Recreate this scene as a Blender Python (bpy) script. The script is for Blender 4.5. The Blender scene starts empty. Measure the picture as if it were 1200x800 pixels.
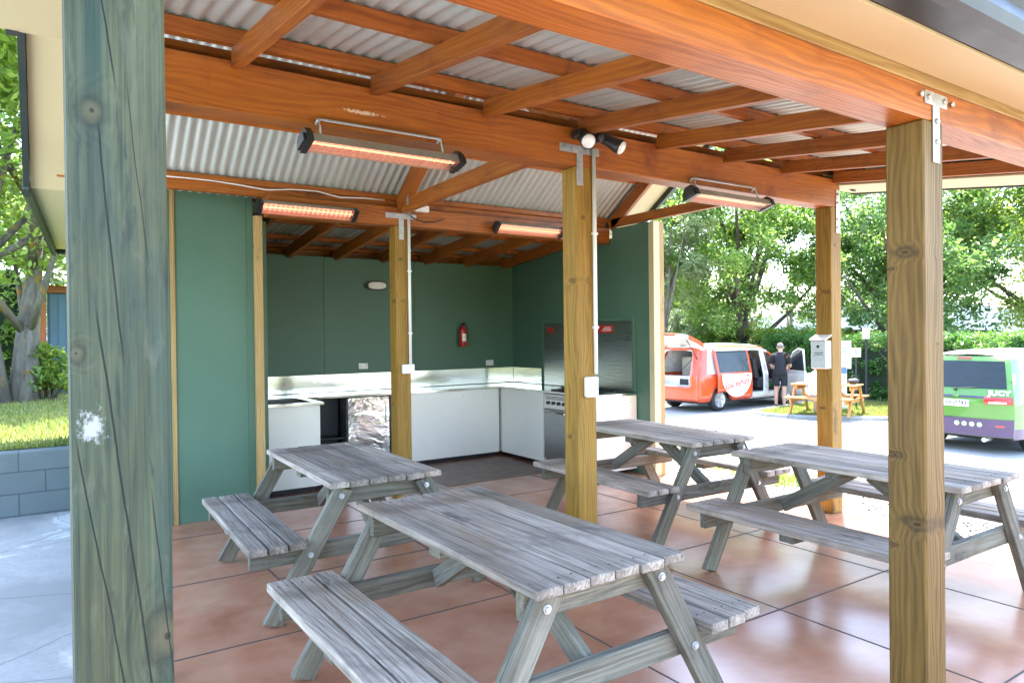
import bpy, math, random
import numpy as np
from mathutils import Vector, Matrix
random.seed(7); RNG = np.random.default_rng(7)
C = bpy.context.scene.collection
V = Vector
R = math.radians
sc = bpy.context.scene

# ------------------------------------------------------------------ mesh builder
class MB:
    def __init__(s):
        s.v=[]; s.f=[]; s.g=[]; s.r=[]; s.sm=[]; s.mi=[]
    def _add(s, vs, fs, gs=None, rv=None, smooth=False, mi=0):
        o=len(s.v); rv = random.random() if rv is None else rv
        s.v.extend(tuple(v) for v in vs); s.g.extend(tuple(x) for x in (gs if gs is not None else vs)); s.r.extend([rv]*len(vs))
        for f in fs: s.f.append(tuple(i+o for i in f)); s.sm.append(smooth); s.mi.append(mi)
        return s
    def obox(s, c, axes, half, b=.003, mi=0, rv=None, go=0.0):
        """chamfered box: centre, three unit axes, half sizes; grain runs along axes[0]"""
        c=V(c); b=min(b, .45*min(half)); vs=[]; gs=[]; idx={}
        for sx in (-1,1):
            for sy in (-1,1):
                for sz in (-1,1):
                    for k in range(3):
                        h=[half[0]*sx,half[1]*sy,half[2]*sz]
                        for j in range(3):
                            if j!=k: h[j]-= b*(sx,sy,sz)[j]
                        idx[(sx,sy,sz,k)]=len(vs)
                        vs.append(c+axes[0]*h[0]+axes[1]*h[1]+axes[2]*h[2]); gs.append((h[0]+go,h[1],h[2]))
        fs=[]
        for k in range(3):
            a,d=[(1,2),(2,0),(0,1)][k]
            for sg in (-1,1):
                q=[]
                for (p1,p2) in ((-1,-1),(1,-1),(1,1),(-1,1)):
                    t=[0,0,0]; t[k]=sg; t[a]=p1; t[d]=p2; q.append(idx[(*t,k)])
                fs.append(q if sg>0 else q[::-1])
        for k in range(3):           # edge strips parallel to axis k
            a,d=[(1,2),(2,0),(0,1)][k]
            for p1 in (-1,1):
                for p2 in (-1,1):
                    t0=[0,0,0]; t1=[0,0,0]; t0[k]=-1; t1[k]=1; t0[a]=t1[a]=p1; t0[d]=t1[d]=p2
                    q=[idx[(*t0,a)],idx[(*t1,a)],idx[(*t1,d)],idx[(*t0,d)]]
                    fs.append(q if p1*p2<0 else q[::-1])
        for sx in (-1,1):
            for sy in (-1,1):
                for sz in (-1,1):
                    q=[idx[(sx,sy,sz,0)],idx[(sx,sy,sz,1)],idx[(sx,sy,sz,2)]]
                    fs.append(q if sx*sy*sz>0 else q[::-1])
        return s._add(vs,fs,gs,rv,False,mi)
    def box(s, lo, hi, b=.003, mi=0, rv=None, grain=None):
        lo=V(lo); hi=V(hi); h=(hi-lo)/2; d=[abs(x) for x in h]
        k = d.index(max(d)) if grain is None else grain
        E=[V((1,0,0)),V((0,1,0)),V((0,0,1))]; o=[k,(k+1)%3,(k+2)%3]
        return s.obox((lo+hi)/2,[E[i] for i in o],[d[i] for i in o],b,mi,rv)
    def beam(s, a, b_, w, h, up=(0,0,1), b=.003, mi=0, rv=None):
        a=V(a); b2=V(b_); x=(b2-a); L=x.length; x.normalize(); u=V(up); y=u.cross(x)
        if y.length<1e-4: y=V((0,1,0)).cross(x)
        y.normalize(); z=x.cross(y)
        return s.obox((a+b2)/2,[x,y,z],[L/2,w/2,h/2],b,mi,rv)
    def tube(s, pts, r, n=8, mi=0, caps=True, rv=None, smooth=True):
        pts=[V(p) for p in pts]; rs=r if isinstance(r,(list,tuple)) else [r]*len(pts)
        vs=[]; gs=[]; L=0; ref=None
        for i,p in enumerate(pts):
            t=(pts[min(i+1,len(pts)-1)]-pts[max(i-1,0)]).normalized()
            if ref is None:
                ref=t.cross(V((0,0,1)) if abs(t.z)<.9 else V((1,0,0))).normalized()
            ref=(ref-t*ref.dot(t)).normalized(); bi=t.cross(ref)
            if i: L+=(p-pts[i-1]).length
            for k in range(n):
                an=2*math.pi*k/n; d=ref*math.cos(an)+bi*math.sin(an)
                vs.append(p+d*rs[i]); gs.append((L,math.cos(an)*rs[i],math.sin(an)*rs[i]))
        fs=[]
        for i in range(len(pts)-1):
            for k in range(n):
                k2=(k+1)%n; fs.append((i*n+k,i*n+k2,(i+1)*n+k2,(i+1)*n+k))
        rv=random.random() if rv is None else rv
        s._add(vs,fs,gs,rv,smooth,mi)
        if caps:
            o=len(s.v)-len(vs)
            s.f.append(tuple(o+k for k in range(n))[::-1]); s.sm.append(False); s.mi.append(mi)
            e=o+(len(pts)-1)*n
            s.f.append(tuple(e+k for k in range(n))); s.sm.append(False); s.mi.append(mi)
        return s
    def cyl(s, c, axis, r, h, n=20, mi=0, r2=None):
        c=V(c); ax=V(axis).normalized()
        return s.tube([c-ax*h/2,c+ax*h/2],[r,r if r2 is None else r2],n,mi)
    def lathe(s, c, axis, prof, n=24, mi=0):
        """prof: (radius, distance along axis)"""
        c=V(c); ax=V(axis).normalized(); ref=ax.cross(V((0,0,1)) if abs(ax.z)<.9 else V((1,0,0))).normalized(); bi=ax.cross(ref)
        vs=[]
        for (r,d) in prof:
            for k in range(n):
                an=2*math.pi*k/n; vs.append(c+ax*d+(ref*math.cos(an)+bi*math.sin(an))*r)
        fs=[(i*n+k,i*n+(k+1)%n,(i+1)*n+(k+1)%n,(i+1)*n+k) for i in range(len(prof)-1) for k in range(n)]
        return s._add(vs,fs,None,None,True,mi)
    def ball(s, c, r, n=10, mi=0):
        r=V(r) if not isinstance(r,(int,float)) else V((r,r,r)); vs=[]; m=n; k2=2*n
        for i in range(m+1):
            th=math.pi*i/m
            for k in range(k2):
                ph=2*math.pi*k/k2; vs.append((c[0]+r.x*math.sin(th)*math.cos(ph),c[1]+r.y*math.sin(th)*math.sin(ph),c[2]+r.z*math.cos(th)))
        fs=[(i*k2+k,(i+1)*k2+k,(i+1)*k2+(k+1)%k2,i*k2+(k+1)%k2) for i in range(m) for k in range(k2)]
        return s._add(vs,fs,None,None,True,mi)
    def prism(s, poly, vec, mi=0, smooth=False):
        """closed 3-D outline swept by vec"""
        n=len(poly); vec=V(vec); vs=[V(p) for p in poly]+[V(p)+vec for p in poly]
        fs=[tuple(range(n))[::-1],tuple(range(n,2*n))]+[(i,(i+1)%n,n+(i+1)%n,n+i) for i in range(n)]
        return s._add(vs,fs,None,None,smooth,mi)
    def grid(s, fn, us, vs_, mi=0, smooth=True, skip=None, flip=False):
        P=[fn(u,w) for u in us for w in vs_]; nv=len(vs_)
        fs=[]
        for i in range(len(us)-1):
            for j in range(nv-1):
                if skip and skip((us[i]+us[i+1])/2,(vs_[j]+vs_[j+1])/2): continue
                q=(i*nv+j,(i+1)*nv+j,(i+1)*nv+j+1,i*nv+j+1); fs.append(q[::-1] if flip else q)
        return s._add(P,fs,None,None,smooth,mi)
    def build(s, name, mats, parent=None, loc=(0,0,0)):
        me=bpy.data.meshes.new(name); me.from_pydata(s.v,[],s.f)
        if not isinstance(mats,(list,tuple)): mats=[mats]
        for m in mats: me.materials.append(m)
        me.polygons.foreach_set('use_smooth',s.sm); me.polygons.foreach_set('material_index',s.mi)
        a=me.attributes.new('gr','FLOAT_VECTOR','POINT'); a.data.foreach_set('vector',np.array(s.g,dtype=np.float32).ravel())
        a=me.attributes.new('rv','FLOAT','POINT'); a.data.foreach_set('value',np.array(s.r,dtype=np.float32))
        me.update()
        o=bpy.data.objects.new(name,me); C.objects.link(o); o.location=loc
        if parent is not None: o.parent=parent
        return o
def tag(o,label=None,cat=None,group=None,kind=None):
    if label: o['label']=label
    if cat: o['category']=cat
    if group: o['group']=group
    if kind: o['kind']=kind
    return o
def thing(name,label,cat,loc=(0,0,0),rz=0,group=None):
    o=bpy.data.objects.new(name,None); C.objects.link(o); o.location=loc; o.rotation_euler=(0,0,rz); o.empty_display_size=.2
    return tag(o,label,cat,group)
def dup(root,loc,rz,label=None,loose=False):
    r=root.copy(); C.objects.link(r); r.location=loc; r.rotation_euler=(0,0,rz)
    if label: r['label']=label
    for ch in list(root.children):
        c=ch.copy(); C.objects.link(c); c.parent=r
        if loose:
            c.data=ch.data.copy(); at=c.data.attributes['rv']; q=np.zeros(len(c.data.vertices),np.float32); at.data.foreach_get('value',q); at.data.foreach_set('value',(q+random.random())%1.0)
        for g in list(ch.children):
            d=g.copy(); C.objects.link(d); d.parent=c
    return r
def text(name, body, size, mat, parent, M, depth=.002, shear=0, sx=1, bold=0):
    cu=bpy.data.curves.new(name,'FONT'); cu.body=body; cu.size=size; cu.extrude=depth; cu.align_x='CENTER'; cu.align_y='CENTER'; cu.shear=shear; cu.offset=bold
    o=bpy.data.objects.new(name+'_curve',cu); C.objects.link(o); bpy.context.view_layer.update()
    me=bpy.data.meshes.new_from_object(o.evaluated_get(bpy.context.evaluated_depsgraph_get()))
    bpy.data.objects.remove(o); me.transform(M@Matrix.Diagonal((sx,1,1,1))); me.materials.clear(); me.materials.append(mat)
    t=bpy.data.objects.new(name,me); C.objects.link(t); t.parent=parent
    return t
def frame(o,x,y,z):
    m=Matrix.Identity(4)
    for i,a in enumerate((V(x),V(y),V(z),V(o))):
        for j in range(3): m[j][i]=a[j]
    return m

# ------------------------------------------------------------------ materials
class G:
    def __init__(s,name):
        s.m=bpy.data.materials.new(name); s.m.use_nodes=True; s.nt=s.m.node_tree; s.nt.nodes.clear()
        s.out=s.n('ShaderNodeOutputMaterial')
    def n(s,t,**kw):
        nd=s.nt.nodes.new(t)
        for k,v in kw.items():
            k2=k.replace('_',' ')
            if k2 in nd.inputs: s.set(nd.inputs[k2],v)
            else: setattr(nd,k,v)
        return nd
    def set(s,inp,v):
        if isinstance(v,bpy.types.NodeSocket): s.nt.links.new(v,inp)
        else:
            if isinstance(v,tuple) and len(v)==3 and inp.type=='RGBA': v=(*v,1)
            inp.default_value=v
    def math(s,op,a,b=0.0,c=None):
        nd=s.nt.nodes.new('ShaderNodeMath'); nd.operation=op; s.set(nd.inputs[0],a); s.set(nd.inputs[1],b)
        if c is not None: s.set(nd.inputs[2],c)
        return nd.outputs[0]
    def vm(s,op,a,b=(0,0,0)):
        nd=s.nt.nodes.new('ShaderNodeVectorMath'); nd.operation=op; s.set(nd.inputs[0],a)
        if op=='SCALE': s.set(nd.inputs['Scale'],b)
        else: s.set(nd.inputs[1],b)
        return nd.outputs['Value'] if op in('LENGTH','DISTANCE','DOT_PRODUCT') else nd.outputs[0]
    def mix(s,f,a,b,mode='MIX'):
        nd=s.nt.nodes.new('ShaderNodeMix'); nd.data_type='RGBA'; nd.blend_type=mode; s.set(nd.inputs[0],f); s.set(nd.inputs[6],a); s.set(nd.inputs[7],b)
        return nd.outputs[2]
    def ramp(s,f,*st):
        nd=s.nt.nodes.new('ShaderNodeValToRGB'); s.set(nd.inputs[0],f); e=nd.color_ramp.elements
        while len(e)<len(st): e.new(.5)
        for x,(p,c) in zip(e,st):
            x.position=p; x.color=(c,c,c,1) if isinstance(c,(int,float)) else (*c,1)
        return nd.outputs[0]
    def mr(s,v,a,b,c=0.0,d=1.0):
        nd=s.n('ShaderNodeMapRange',Value=v,From_Min=a,From_Max=b,To_Min=c,To_Max=d); return nd.outputs[0]
    def attr(s,nm,vec=True):
        nd=s.n('ShaderNodeAttribute',attribute_name=nm); return nd.outputs['Vector'] if vec else nd.outputs['Fac']
    def noise(s,vec,scale,detail=4,rough=.55,dist=0.0):
        return s.n('ShaderNodeTexNoise',Vector=vec,Scale=scale,Detail=detail,Roughness=rough,Distortion=dist).outputs[0]
    def obj(s): return s.n('ShaderNodeTexCoord').outputs['Object']
    def pos(s): return s.n('ShaderNodeNewGeometry').outputs['Position']
    def sep(s,v):
        nd=s.n('ShaderNodeSeparateXYZ',Vector=v); return nd.outputs
    def comb(s,x=0.0,y=0.0,z=0.0): return s.n('ShaderNodeCombineXYZ',X=x,Y=y,Z=z).outputs[0]
    def bump(s,h,st=.3,d=.01): return s.n('ShaderNodeBump',Height=h,Strength=st,Distance=d).outputs[0]
    def bsdf(s,**kw):
        nd=s.n('ShaderNodeBsdfPrincipled',**kw); s.nt.links.new(nd.outputs[0],s.out.inputs[0]); return nd
def simple(name,col,rough=.6,metal=0.0,var=.08,scale=6.0,bump=0.0,spec=.5,coat=0.0):
    g=G(name); p=g.obj(); n=g.noise(p,scale,5)
    c=g.mix(g.mr(n,.3,.7),tuple(x*(1-var) for x in col),tuple(min(1,x*(1+var)) for x in col))
    kw=dict(Base_Color=c,Roughness=g.mr(n,.2,.8,max(0,rough-.07),min(1,rough+.07)),Metallic=metal,Specular_IOR_Level=spec)
    if coat: kw['Coat_Weight']=coat
    if bump: kw['Normal']=g.bump(g.noise(p,scale*8,4),bump,.005)
    g.bsdf(**kw); return g.m
def wood(name,lo,hi,rough=.6,knots=True,fib=.5,weather=0.0,hero=(),cracks=(),tint=None,paint=None,bump=.35,tone=.18,coat=0.0,ring=1.0,stain=None,rfreq=1.0,eye=None):
    g=G(name); gr=g.attr('gr'); rv=g.attr('rv',False)
    off=g.vm('SCALE',(13.1,3.7,5.3),rv); v=g.vm('ADD',gr,off)
    # knots bend the grain around them
    kd=None
    for (kx,ky,kz,kr) in hero:
        d=g.vm('SUBTRACT',gr,(kx,ky,kz)); d=g.vm('MULTIPLY',d,((.8,.95,.2) if eye else (1.35,.8,.2)) if abs(ky)<.07 else (1.35,.2,.6)); L=g.vm('LENGTH',d)
        L=g.math('DIVIDE',L,kr); kd=L if kd is None else g.math('MINIMUM',kd,L)
    if knots:
        vo=g.n('ShaderNodeTexVoronoi',Vector=g.vm('MULTIPLY',v,(1.15,4.5,4.5)),Scale=1.0,Randomness=1.0)
        L=g.math('MULTIPLY',vo.outputs['Distance'],8.0); L=g.math('ADD',L,g.mr(g.sep(vo.outputs['Color'])[0],.55,.5,0.0,9.0)); kd=L if kd is None else g.math('MINIMUM',kd,L)
    warp=g.noise(g.vm('MULTIPLY',v,(.9,6,6)),1.0,3)
    if kd is not None:
        warp=g.math('ADD',warp,g.mr(kd,0.3,2.6,.42 if eye else .16,0.0)); kd=g.math('MULTIPLY',kd,g.mr(g.noise(v,19.0,4,.6),.25,.75,.6,1.5))
    sx,sy,sz=g.sep(v)[:3]
    rr=g.math('ADD',g.math('MULTIPLY',sy,290.0*rfreq),g.math('MULTIPLY',sz,190.0*rfreq)); rr=g.math('ADD',rr,g.math('MULTIPLY',warp,46.0))
    rings=g.mr(g.math('SINE',rr),-1,1)
    fine=g.mr(g.noise(g.vm('MULTIPLY',v,(2.5,150,150)),1.0,3,.6),.3,.7,-.5,.5)
    mid=g.mr(g.noise(g.vm('MULTIPLY',v,(1.4,45,45)),1.0,4,.6),.3,.7,-.5,.5)
    broad=g.mr(g.noise(g.vm('MULTIPLY',v,(.9,7,7)),1.0,5,.6),.25,.75,-.5,.5)
    f=g.math('MULTIPLY_ADD',g.math('SUBTRACT',rings,.5),.34*ring,.5); f=g.math('MULTIPLY_ADD',fine,fib*.6,f); f=g.math('MULTIPLY_ADD',mid,fib*.7,f); f=g.math('MULTIPLY_ADD',broad,.55,f)
    if fib>.8:
        hair=g.mr(g.noise(g.vm('MULTIPLY',v,(5.0,420,420)),1.0,3,.6),.3,.7,-.5,.5); f=g.math('MULTIPLY_ADD',hair,.38,f)
    f=g.mr(f,0.0,1.0)
    c=g.mix(f,lo,hi)
    if tint:      # big stains along the wood
        for (tc,t0,t1,ts) in tint:
            c=g.mix(g.mr(g.noise(g.vm('MULTIPLY',v,ts),1.0,5,.6,.6),t0,t1),c,tc)
    if weather:
        w=g.noise(g.vm('MULTIPLY',v,(2.2,60,60)),1.0,5,.7)
        c=g.mix(g.mr(w,.57,.70,0.0,weather),c,tuple(x*.32 for x in lo))
        sp=g.noise(gr,3.1,6,.66,.5); c=g.mix(g.mr(sp,.50,.68,0.0,weather*.62),c,tuple(x*.45 for x in lo)); sp2=g.noise(v,1.3,4,.6,.3); c=g.mix(g.mr(sp2,.48,.66,0.0,weather*.45),c,(lo[0]*1.35,lo[1]*1.1,lo[2]*.78))
    if stain: 
        c=g.mix(g.mr(g.noise(gr,3.1,6,.66,.3),.54,.68,0.0,.75),c,stain)
    h=g.math('ADD',g.math('MULTIPLY',fine,.6),g.math('MULTIPLY',rings,.3))
    if kd is not None:
        kr_=g.mr(g.math('SINE',g.math('MULTIPLY',kd,5.0)),-1,1,.05,.5)
        dark=tuple(x*.38 for x in lo)
        c=g.mix(g.mr(kd,.7,1.9,.85,0.0),c,g.mix(kr_,dark,tuple(x*.8 for x in hi)))
        if eye: c=g.mix(g.mr(kd,.35,1.0,.75,0.0),c,g.mix(kr_,eye,tuple(x*.55 for x in eye)))
        c=g.mix(g.mr(kd,.12 if eye else .22,.2 if eye else .34,.9,0.0),c,tuple(x*.22 for x in lo))
        h=g.math('SUBTRACT',h,g.mr(kd,.8,1.4,.5,0.0))
    for (y0,sl,amp,wd,x0,x1) in cracks:
        gx,gy,gz=g.sep(gr)[:3]
        wob=g.math('MULTIPLY',g.math('SUBTRACT',g.noise(g.comb(g.math('MULTIPLY',gx,2.5),y0*50),1.0,4),.5),amp)
        cen=g.math('ADD',g.math('MULTIPLY_ADD',gx,sl,y0),wob)
        d=g.math('ABSOLUTE',g.math('SUBTRACT',gy,cen))
        msk=g.mr(d,wd*.4,wd,1.0,0.0); msk=g.math('MULTIPLY',msk,g.mr(gx,x0,x0+.05)); msk=g.math('MULTIPLY',msk,g.mr(gx,x1-.05,x1,1.0,0.0))
        c=g.mix(msk,c,tuple(x*.13 for x in lo)); h=g.math('SUBTRACT',h,g.math('MULTIPLY',msk,2.0))
    if paint:
        px,py,prx,pry,pc=paint[:5]; gx,gy,gz=g.sep(gr)[:3]; gy=gz if len(paint)>5 else gy
        d=g.vm('LENGTH',g.comb(g.math('DIVIDE',g.math('SUBTRACT',gx,px),prx),g.math('DIVIDE',g.math('SUBTRACT',gy,py),pry)))
        d=g.math('ADD',d,g.math('MULTIPLY',g.math('SUBTRACT',g.noise(g.vm('MULTIPLY',gr,(1,1.6,1)),60.0,6,.75),.5),4.2))
        c=g.mix(g.mr(d,.55,1.15,.8,0.0),c,pc)
    hsv=g.n('ShaderNodeHueSaturation',Color=c,Value=g.mr(rv,0,1,1-tone,1+tone)); 
    g.bsdf(Base_Color=hsv.outputs[0],Roughness=g.mr(f,0,1,rough+.1,rough-.06),Normal=g.bump(h,bump,.003),Specular_IOR_Level=.4,Coat_Weight=coat,Coat_Roughness=.3)
    return g.m
M={}
M['stain']=wood('orange_stained_timber',(.185,.045,.005),(.40,.125,.014),.50,True,.5,0,bump=.25,tone=.16,coat=.12,stain=(.15,.036,.008))
M['stain_beam']=wood('orange_stained_beam',(.205,.050,.006),(.43,.135,.016),.42,True,.45,0,bump=.25,tone=.08,coat=.2,ring=1.3,stain=(.20,.048,.010))
M['stain_scuffed']=wood('scuffed_orange_beam',(.205,.050,.006),(.43,.135,.016),.44,True,.45,0,bump=.25,tone=.08,coat=.15,ring=1.0,stain=(.17,.04,.008),paint=(-1.60,-.02,.10,.010,(.7,.6,.45),1))
M['post_knotty']=wood('knotty_pine_post',(.068,.037,.006),(.178,.105,.022),.6,False,.6,0,hero=((1.86,-.075,.0,.026),(1.80,-.075,.055,.010),(1.06,-.075,.045,.016),(.80,-.075,-.04,.036),(.70,-.075,.052,.013),(.80,-.03,-.075,.020),(1.5,.02,-.075,.006)),bump=.35,tone=.07,ring=1.1)
M['post']=wood('treated_pine_post',(.165,.083,.009),(.345,.195,.028),.6,True,.5,0,hero=((2.3,-.02,-.075,.016),(1.9,-.075,-.03,.02),(.9,-.075,.02,.014)),bump=.35,tone=.07,ring=1.1)
M['batten']=wood('pale_timber_batten',(.26,.15,.05),(.46,.32,.13),.6,True,.5,0,bump=.3,tone=.1)
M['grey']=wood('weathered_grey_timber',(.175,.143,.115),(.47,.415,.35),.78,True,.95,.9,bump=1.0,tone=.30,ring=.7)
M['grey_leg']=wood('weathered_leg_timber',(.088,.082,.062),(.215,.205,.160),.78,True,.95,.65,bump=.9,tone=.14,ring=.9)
M['warm']=wood('warm_picnic_timber',(.36,.15,.04),(.62,.32,.11),.55,True,.4,0,bump=.2,tone=.1)

def metal_sheet():
    g=G('corrugated_zinc_sheet'); p=g.pos(); n=g.noise(g.vm('MULTIPLY',p,(9,1.2,1.2)),1.0,5); n2=g.noise(p,55.0,3)
    f=g.math('ADD',g.math('MULTIPLY',n,.7),g.math('MULTIPLY',n2,.3))
    c=g.mix(g.mr(f,.3,.7),(.42,.45,.42),(.55,.585,.55))
    g.bsdf(Base_Color=c,Metallic=.35,Roughness=g.mr(n2,.3,.7,.36,.5)); return g.m
M['zinc']=metal_sheet()
def floor_mat():
    g=G('stained_red_concrete'); p=g.pos()
    a=g.noise(p,.8,4,.55,.6); b=g.noise(p,3.2,5,.55,.3); c3=g.noise(p,26.0,4,.55)
    f=g.math('ADD',g.math('MULTIPLY',a,.55),g.math('MULTIPLY',b,.45)); f=g.math('MULTIPLY_ADD',g.math('SUBTRACT',c3,.5),.04,f)
    c=g.ramp(f,(.30,(.29,.112,.060)),(.44,(.40,.18,.105)),(.58,(.48,.25,.158)),(.78,(.52,.32,.225)))
    st=g.noise(p,2.1,4,.6,.3); c=g.mix(g.mr(st,.5,.75,0,.45),c,(.27,.10,.052))
    rg=g.mr(g.noise(p,1.7,2,.4),.3,.7,.20,.27)
    g.bsdf(Base_Color=c,Roughness=rg,Specular_IOR_Level=.5); return g.m
M['floor']=floor_mat()
M['joint']=simple('floor_joint_sealant',(.06,.055,.055),.8)
def pave():
    g=G('grey_pavement_concrete'); p=g.pos(); a=g.noise(p,1.1,6,.62,.7); b=g.noise(p,30.0,4,.6)
    c=g.ramp(a,(.38,(.25,.25,.245)),(.5,(.33,.33,.325)),(.58,(.37,.37,.36)),(.61,(.56,.56,.54)))
    c=g.mix(g.mr(b,.35,.7,0,.55),c,(.24,.24,.235)); cr=g.n('ShaderNodeTexVoronoi',Vector=g.vm('ADD',p,g.comb(g.math('MULTIPLY',a,.35),0.0,0.0)),Scale=.75,feature='DISTANCE_TO_EDGE'); c=g.mix(g.mr(cr.outputs['Distance'],.002,.006,.6,0.0),c,(.12,.12,.12)); g.bsdf(Base_Color=c,Roughness=.55,Normal=g.bump(b,.12,.01)); return g.m
M['pave']=pave()
def drive():
    g=G('pale_driveway_seal'); p=g.pos(); a=g.noise(p,.5,6,.6,.5); b=g.noise(p,60.0,3,.6)
    c=g.ramp(a,(.35,(.22,.215,.205)),(.65,(.31,.305,.29))); c=g.mix(g.mr(b,.35,.7,0,.5),c,(.2,.195,.185))
    g.bsdf(Base_Color=c,Roughness=.85,Normal=g.bump(b,.4,.01)); return g.m
M['drive']=drive()
def gravel():
    g=G('pale_gravel'); p=g.pos(); vo=g.n('ShaderNodeTexVoronoi',Vector=p,Scale=38.0); cc=g.sep(vo.outputs['Color'])[0]
    c=g.ramp(cc,(0,(.14,.13,.12)),(.5,(.32,.30,.28)),(1,(.5,.48,.45))); c=g.mix(g.mr(vo.outputs['Distance'],.3,.6,0,.8),c,(.06,.055,.05))
    g.bsdf(Base_Color=c,Roughness=.9,Normal=g.bump(vo.outputs['Distance'],.8,-.02)); return g.m
M['gravel']=gravel()
def grass_ground():
    g=G('mown_grass_ground'); p=g.pos(); a=g.noise(p,.7,6,.6); b=g.noise(p,45.0,4,.7)
    c=g.ramp(a,(.35,(.07,.11,.02)),(.5,(.12,.16,.035)),(.68,(.20,.18,.07))); c=g.mix(g.mr(b,.35,.65,0,.6),c,(.04,.065,.014))
    g.bsdf(Base_Color=c,Roughness=.9,Normal=g.bump(b,.8,.03),Specular_IOR_Level=.2); return g.m
M['grass']=grass_ground()
def leaf(name,a,b,c_,trans=.52,rough=.38):
    g=G(name); rv=g.attr('rv',False); col=g.ramp(rv,(0,a),(.55,b),(1,c_))
    pr=g.n('ShaderNodeBsdfPrincipled',Base_Color=col,Roughness=rough,Specular_IOR_Level=.55)
    hs=g.n('ShaderNodeHueSaturation',Color=col,Hue=.485,Saturation=1.1,Value=2.1)
    tr=g.n('ShaderNodeBsdfTranslucent',Color=hs.outputs[0]); mx=g.n('ShaderNodeMixShader',Fac=trans)
    g.nt.links.new(pr.outputs[0],mx.inputs[1]); g.nt.links.new(tr.outputs[0],mx.inputs[2]); g.nt.links.new(mx.outputs[0],g.out.inputs[0]); return g.m
M['leaf_mid']=leaf('broad_green_leaves',(.055,.115,.025),(.13,.22,.05),(.26,.35,.11))
M['leaf_dark']=leaf('dark_green_leaves',(.035,.085,.024),(.085,.165,.045),(.19,.28,.09),.45)
M['leaf_light']=leaf('lime_green_leaves',(.09,.16,.03),(.17,.26,.05),(.30,.36,.10),.4)
M['leaf_grey']=leaf('greyish_green_leaves',(.10,.14,.07),(.20,.25,.12),(.32,.36,.2),.45)
M['leaf_hedge']=leaf('hedge_leaves',(.03,.09,.018),(.065,.16,.034),(.14,.24,.06),.4,.4)
M['leaf_red']=leaf('reddish_leaves',(.10,.045,.04),(.17,.085,.07),(.2,.16,.1),.3)
M['blade']=leaf('grass_blades',(.09,.12,.025),(.15,.2,.045),(.27,.25,.1),.4)
def bark(name,a,b,spot=None):
    g=G(name); p=g.obj(); gr=g.attr('gr'); n=g.noise(g.vm('MULTIPLY',p,(9,9,2.2)),1.0,6,.65,.4); n2=g.noise(p,5.0,5,.6)
    c=g.mix(g.mr(n,.3,.7),a,b)
    if spot: c=g.mix(g.mr(n2,.58,.64),c,spot)
    g.bsdf(Base_Color=c,Roughness=.9,Normal=g.bump(n,.8,.04)); return g.m
M['bark']=bark('brown_bark',(.05,.04,.03),(.16,.13,.1)); M['bark_pale']=bark('pale_lichen_bark',(.07,.062,.05),(.21,.19,.16),(.30,.17,.03))
def greenwall():
    g=G('green_painted_board'); p=g.pos(); n=g.noise(p,1.6,5,.6); n2=g.noise(p,70.0,3)
    c=g.mix(g.mr(n,.3,.7),(.072,.142,.098),(.084,.162,.114)); g.bsdf(Base_Color=c,Roughness=g.mr(n,.3,.7,.42,.52),Specular_IOR_Level=.3,Normal=g.bump(n2,.04,.003)); return g.m
M['green']=greenwall()
M['cream']=simple('cream_soffit_paint',(.50,.44,.265),.6,var=.03,scale=2.0)
M['white_panel']=simple('white_melamine',(.80,.78,.71),.35,var=.02)
M['white_plastic']=simple('white_plastic',(.78,.78,.76),.35,var=.02)
M['black_plastic']=simple('black_plastic',(.016,.016,.017),.4)
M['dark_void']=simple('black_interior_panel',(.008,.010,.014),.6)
def stainless(name,wob=.15,rough=.2,sc_=5.0,bd=.02,col=(.66,.66,.64)):
    g=G(name); p=g.pos(); n=g.noise(p,sc_,4,.55,.8); n2=g.noise(g.vm('MULTIPLY',p,(3,3,160)),1.0,3)
    g.bsdf(Base_Color=col,Metallic=1.0,Roughness=g.mr(n2,.3,.7,rough-.05,rough+.07),Normal=g.bump(n,wob,bd)); return g.m
M['steel']=stainless('brushed_stainless',.05,.13); M['steel_wavy']=stainless('dented_stainless',.5,.12,1.7,.06); M['steel_dark']=stainless('dull_stainless',.06,.30,5.0,.02,(.40,.41,.40))
M['galv']=simple('galvanised_steel',(.50,.52,.53),.42,.75,.15,40.0)
M['galv_dull']=simple('dull_galvanised_plate',(.32,.35,.35),.5,.5,.15,30.0)
M['gutter']=simple('charcoal_gutter_paint',(.012,.016,.022),.38,0,.05,spec=.35)
M['barge']=simple('dark_green_barge_paint',(.018,.028,.022),.4)
def blockwall():
    g=G('painted_concrete_block'); p=g.pos(); x,y,z=g.sep(p)[:3]
    br=g.n('ShaderNodeTexBrick',Vector=g.comb(x,z,0.0),Color1=(.105,.135,.145),Color2=(.125,.155,.165),Mortar=(.055,.07,.078),Scale=1.0,Mortar_Size=.006,Mortar_Smooth=.4,Brick_Width=.4,Row_Height=.195)
    n=g.noise(p,60.0,4); n2=g.noise(p,2.5,5); c=g.mix(g.mr(n2,.4,.7,0,.3),br.outputs[0],(.075,.09,.09))
    g.bsdf(Base_Color=c,Roughness=.8,Normal=g.bump(g.math('ADD',g.math('MULTIPLY',n,.4),g.math('MULTIPLY',br.outputs['Fac'],-1.0)),.5,.01)); return g.m
M['block']=blockwall()
M['blue_clad']=simple('blue_shed_cladding',(.075,.14,.20),.5,0,.06,3.0)
M['rust_timber']=wood('red_brown_shed_timber',(.22,.06,.02),(.42,.14,.05),.55,True,.4,0,bump=.2)
M['roof_pale']=simple('pale_shed_roof',(.48,.48,.50),.4,.3,.06,5.0)
M['red_plastic']=simple('red_enamel',(.45,.015,.012),.3,0,.05,coat=.3)
M['orange_paint']=simple('orange_van_paint',(.52,.062,.014),.28,0,.02,2.0,coat=.6)
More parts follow.
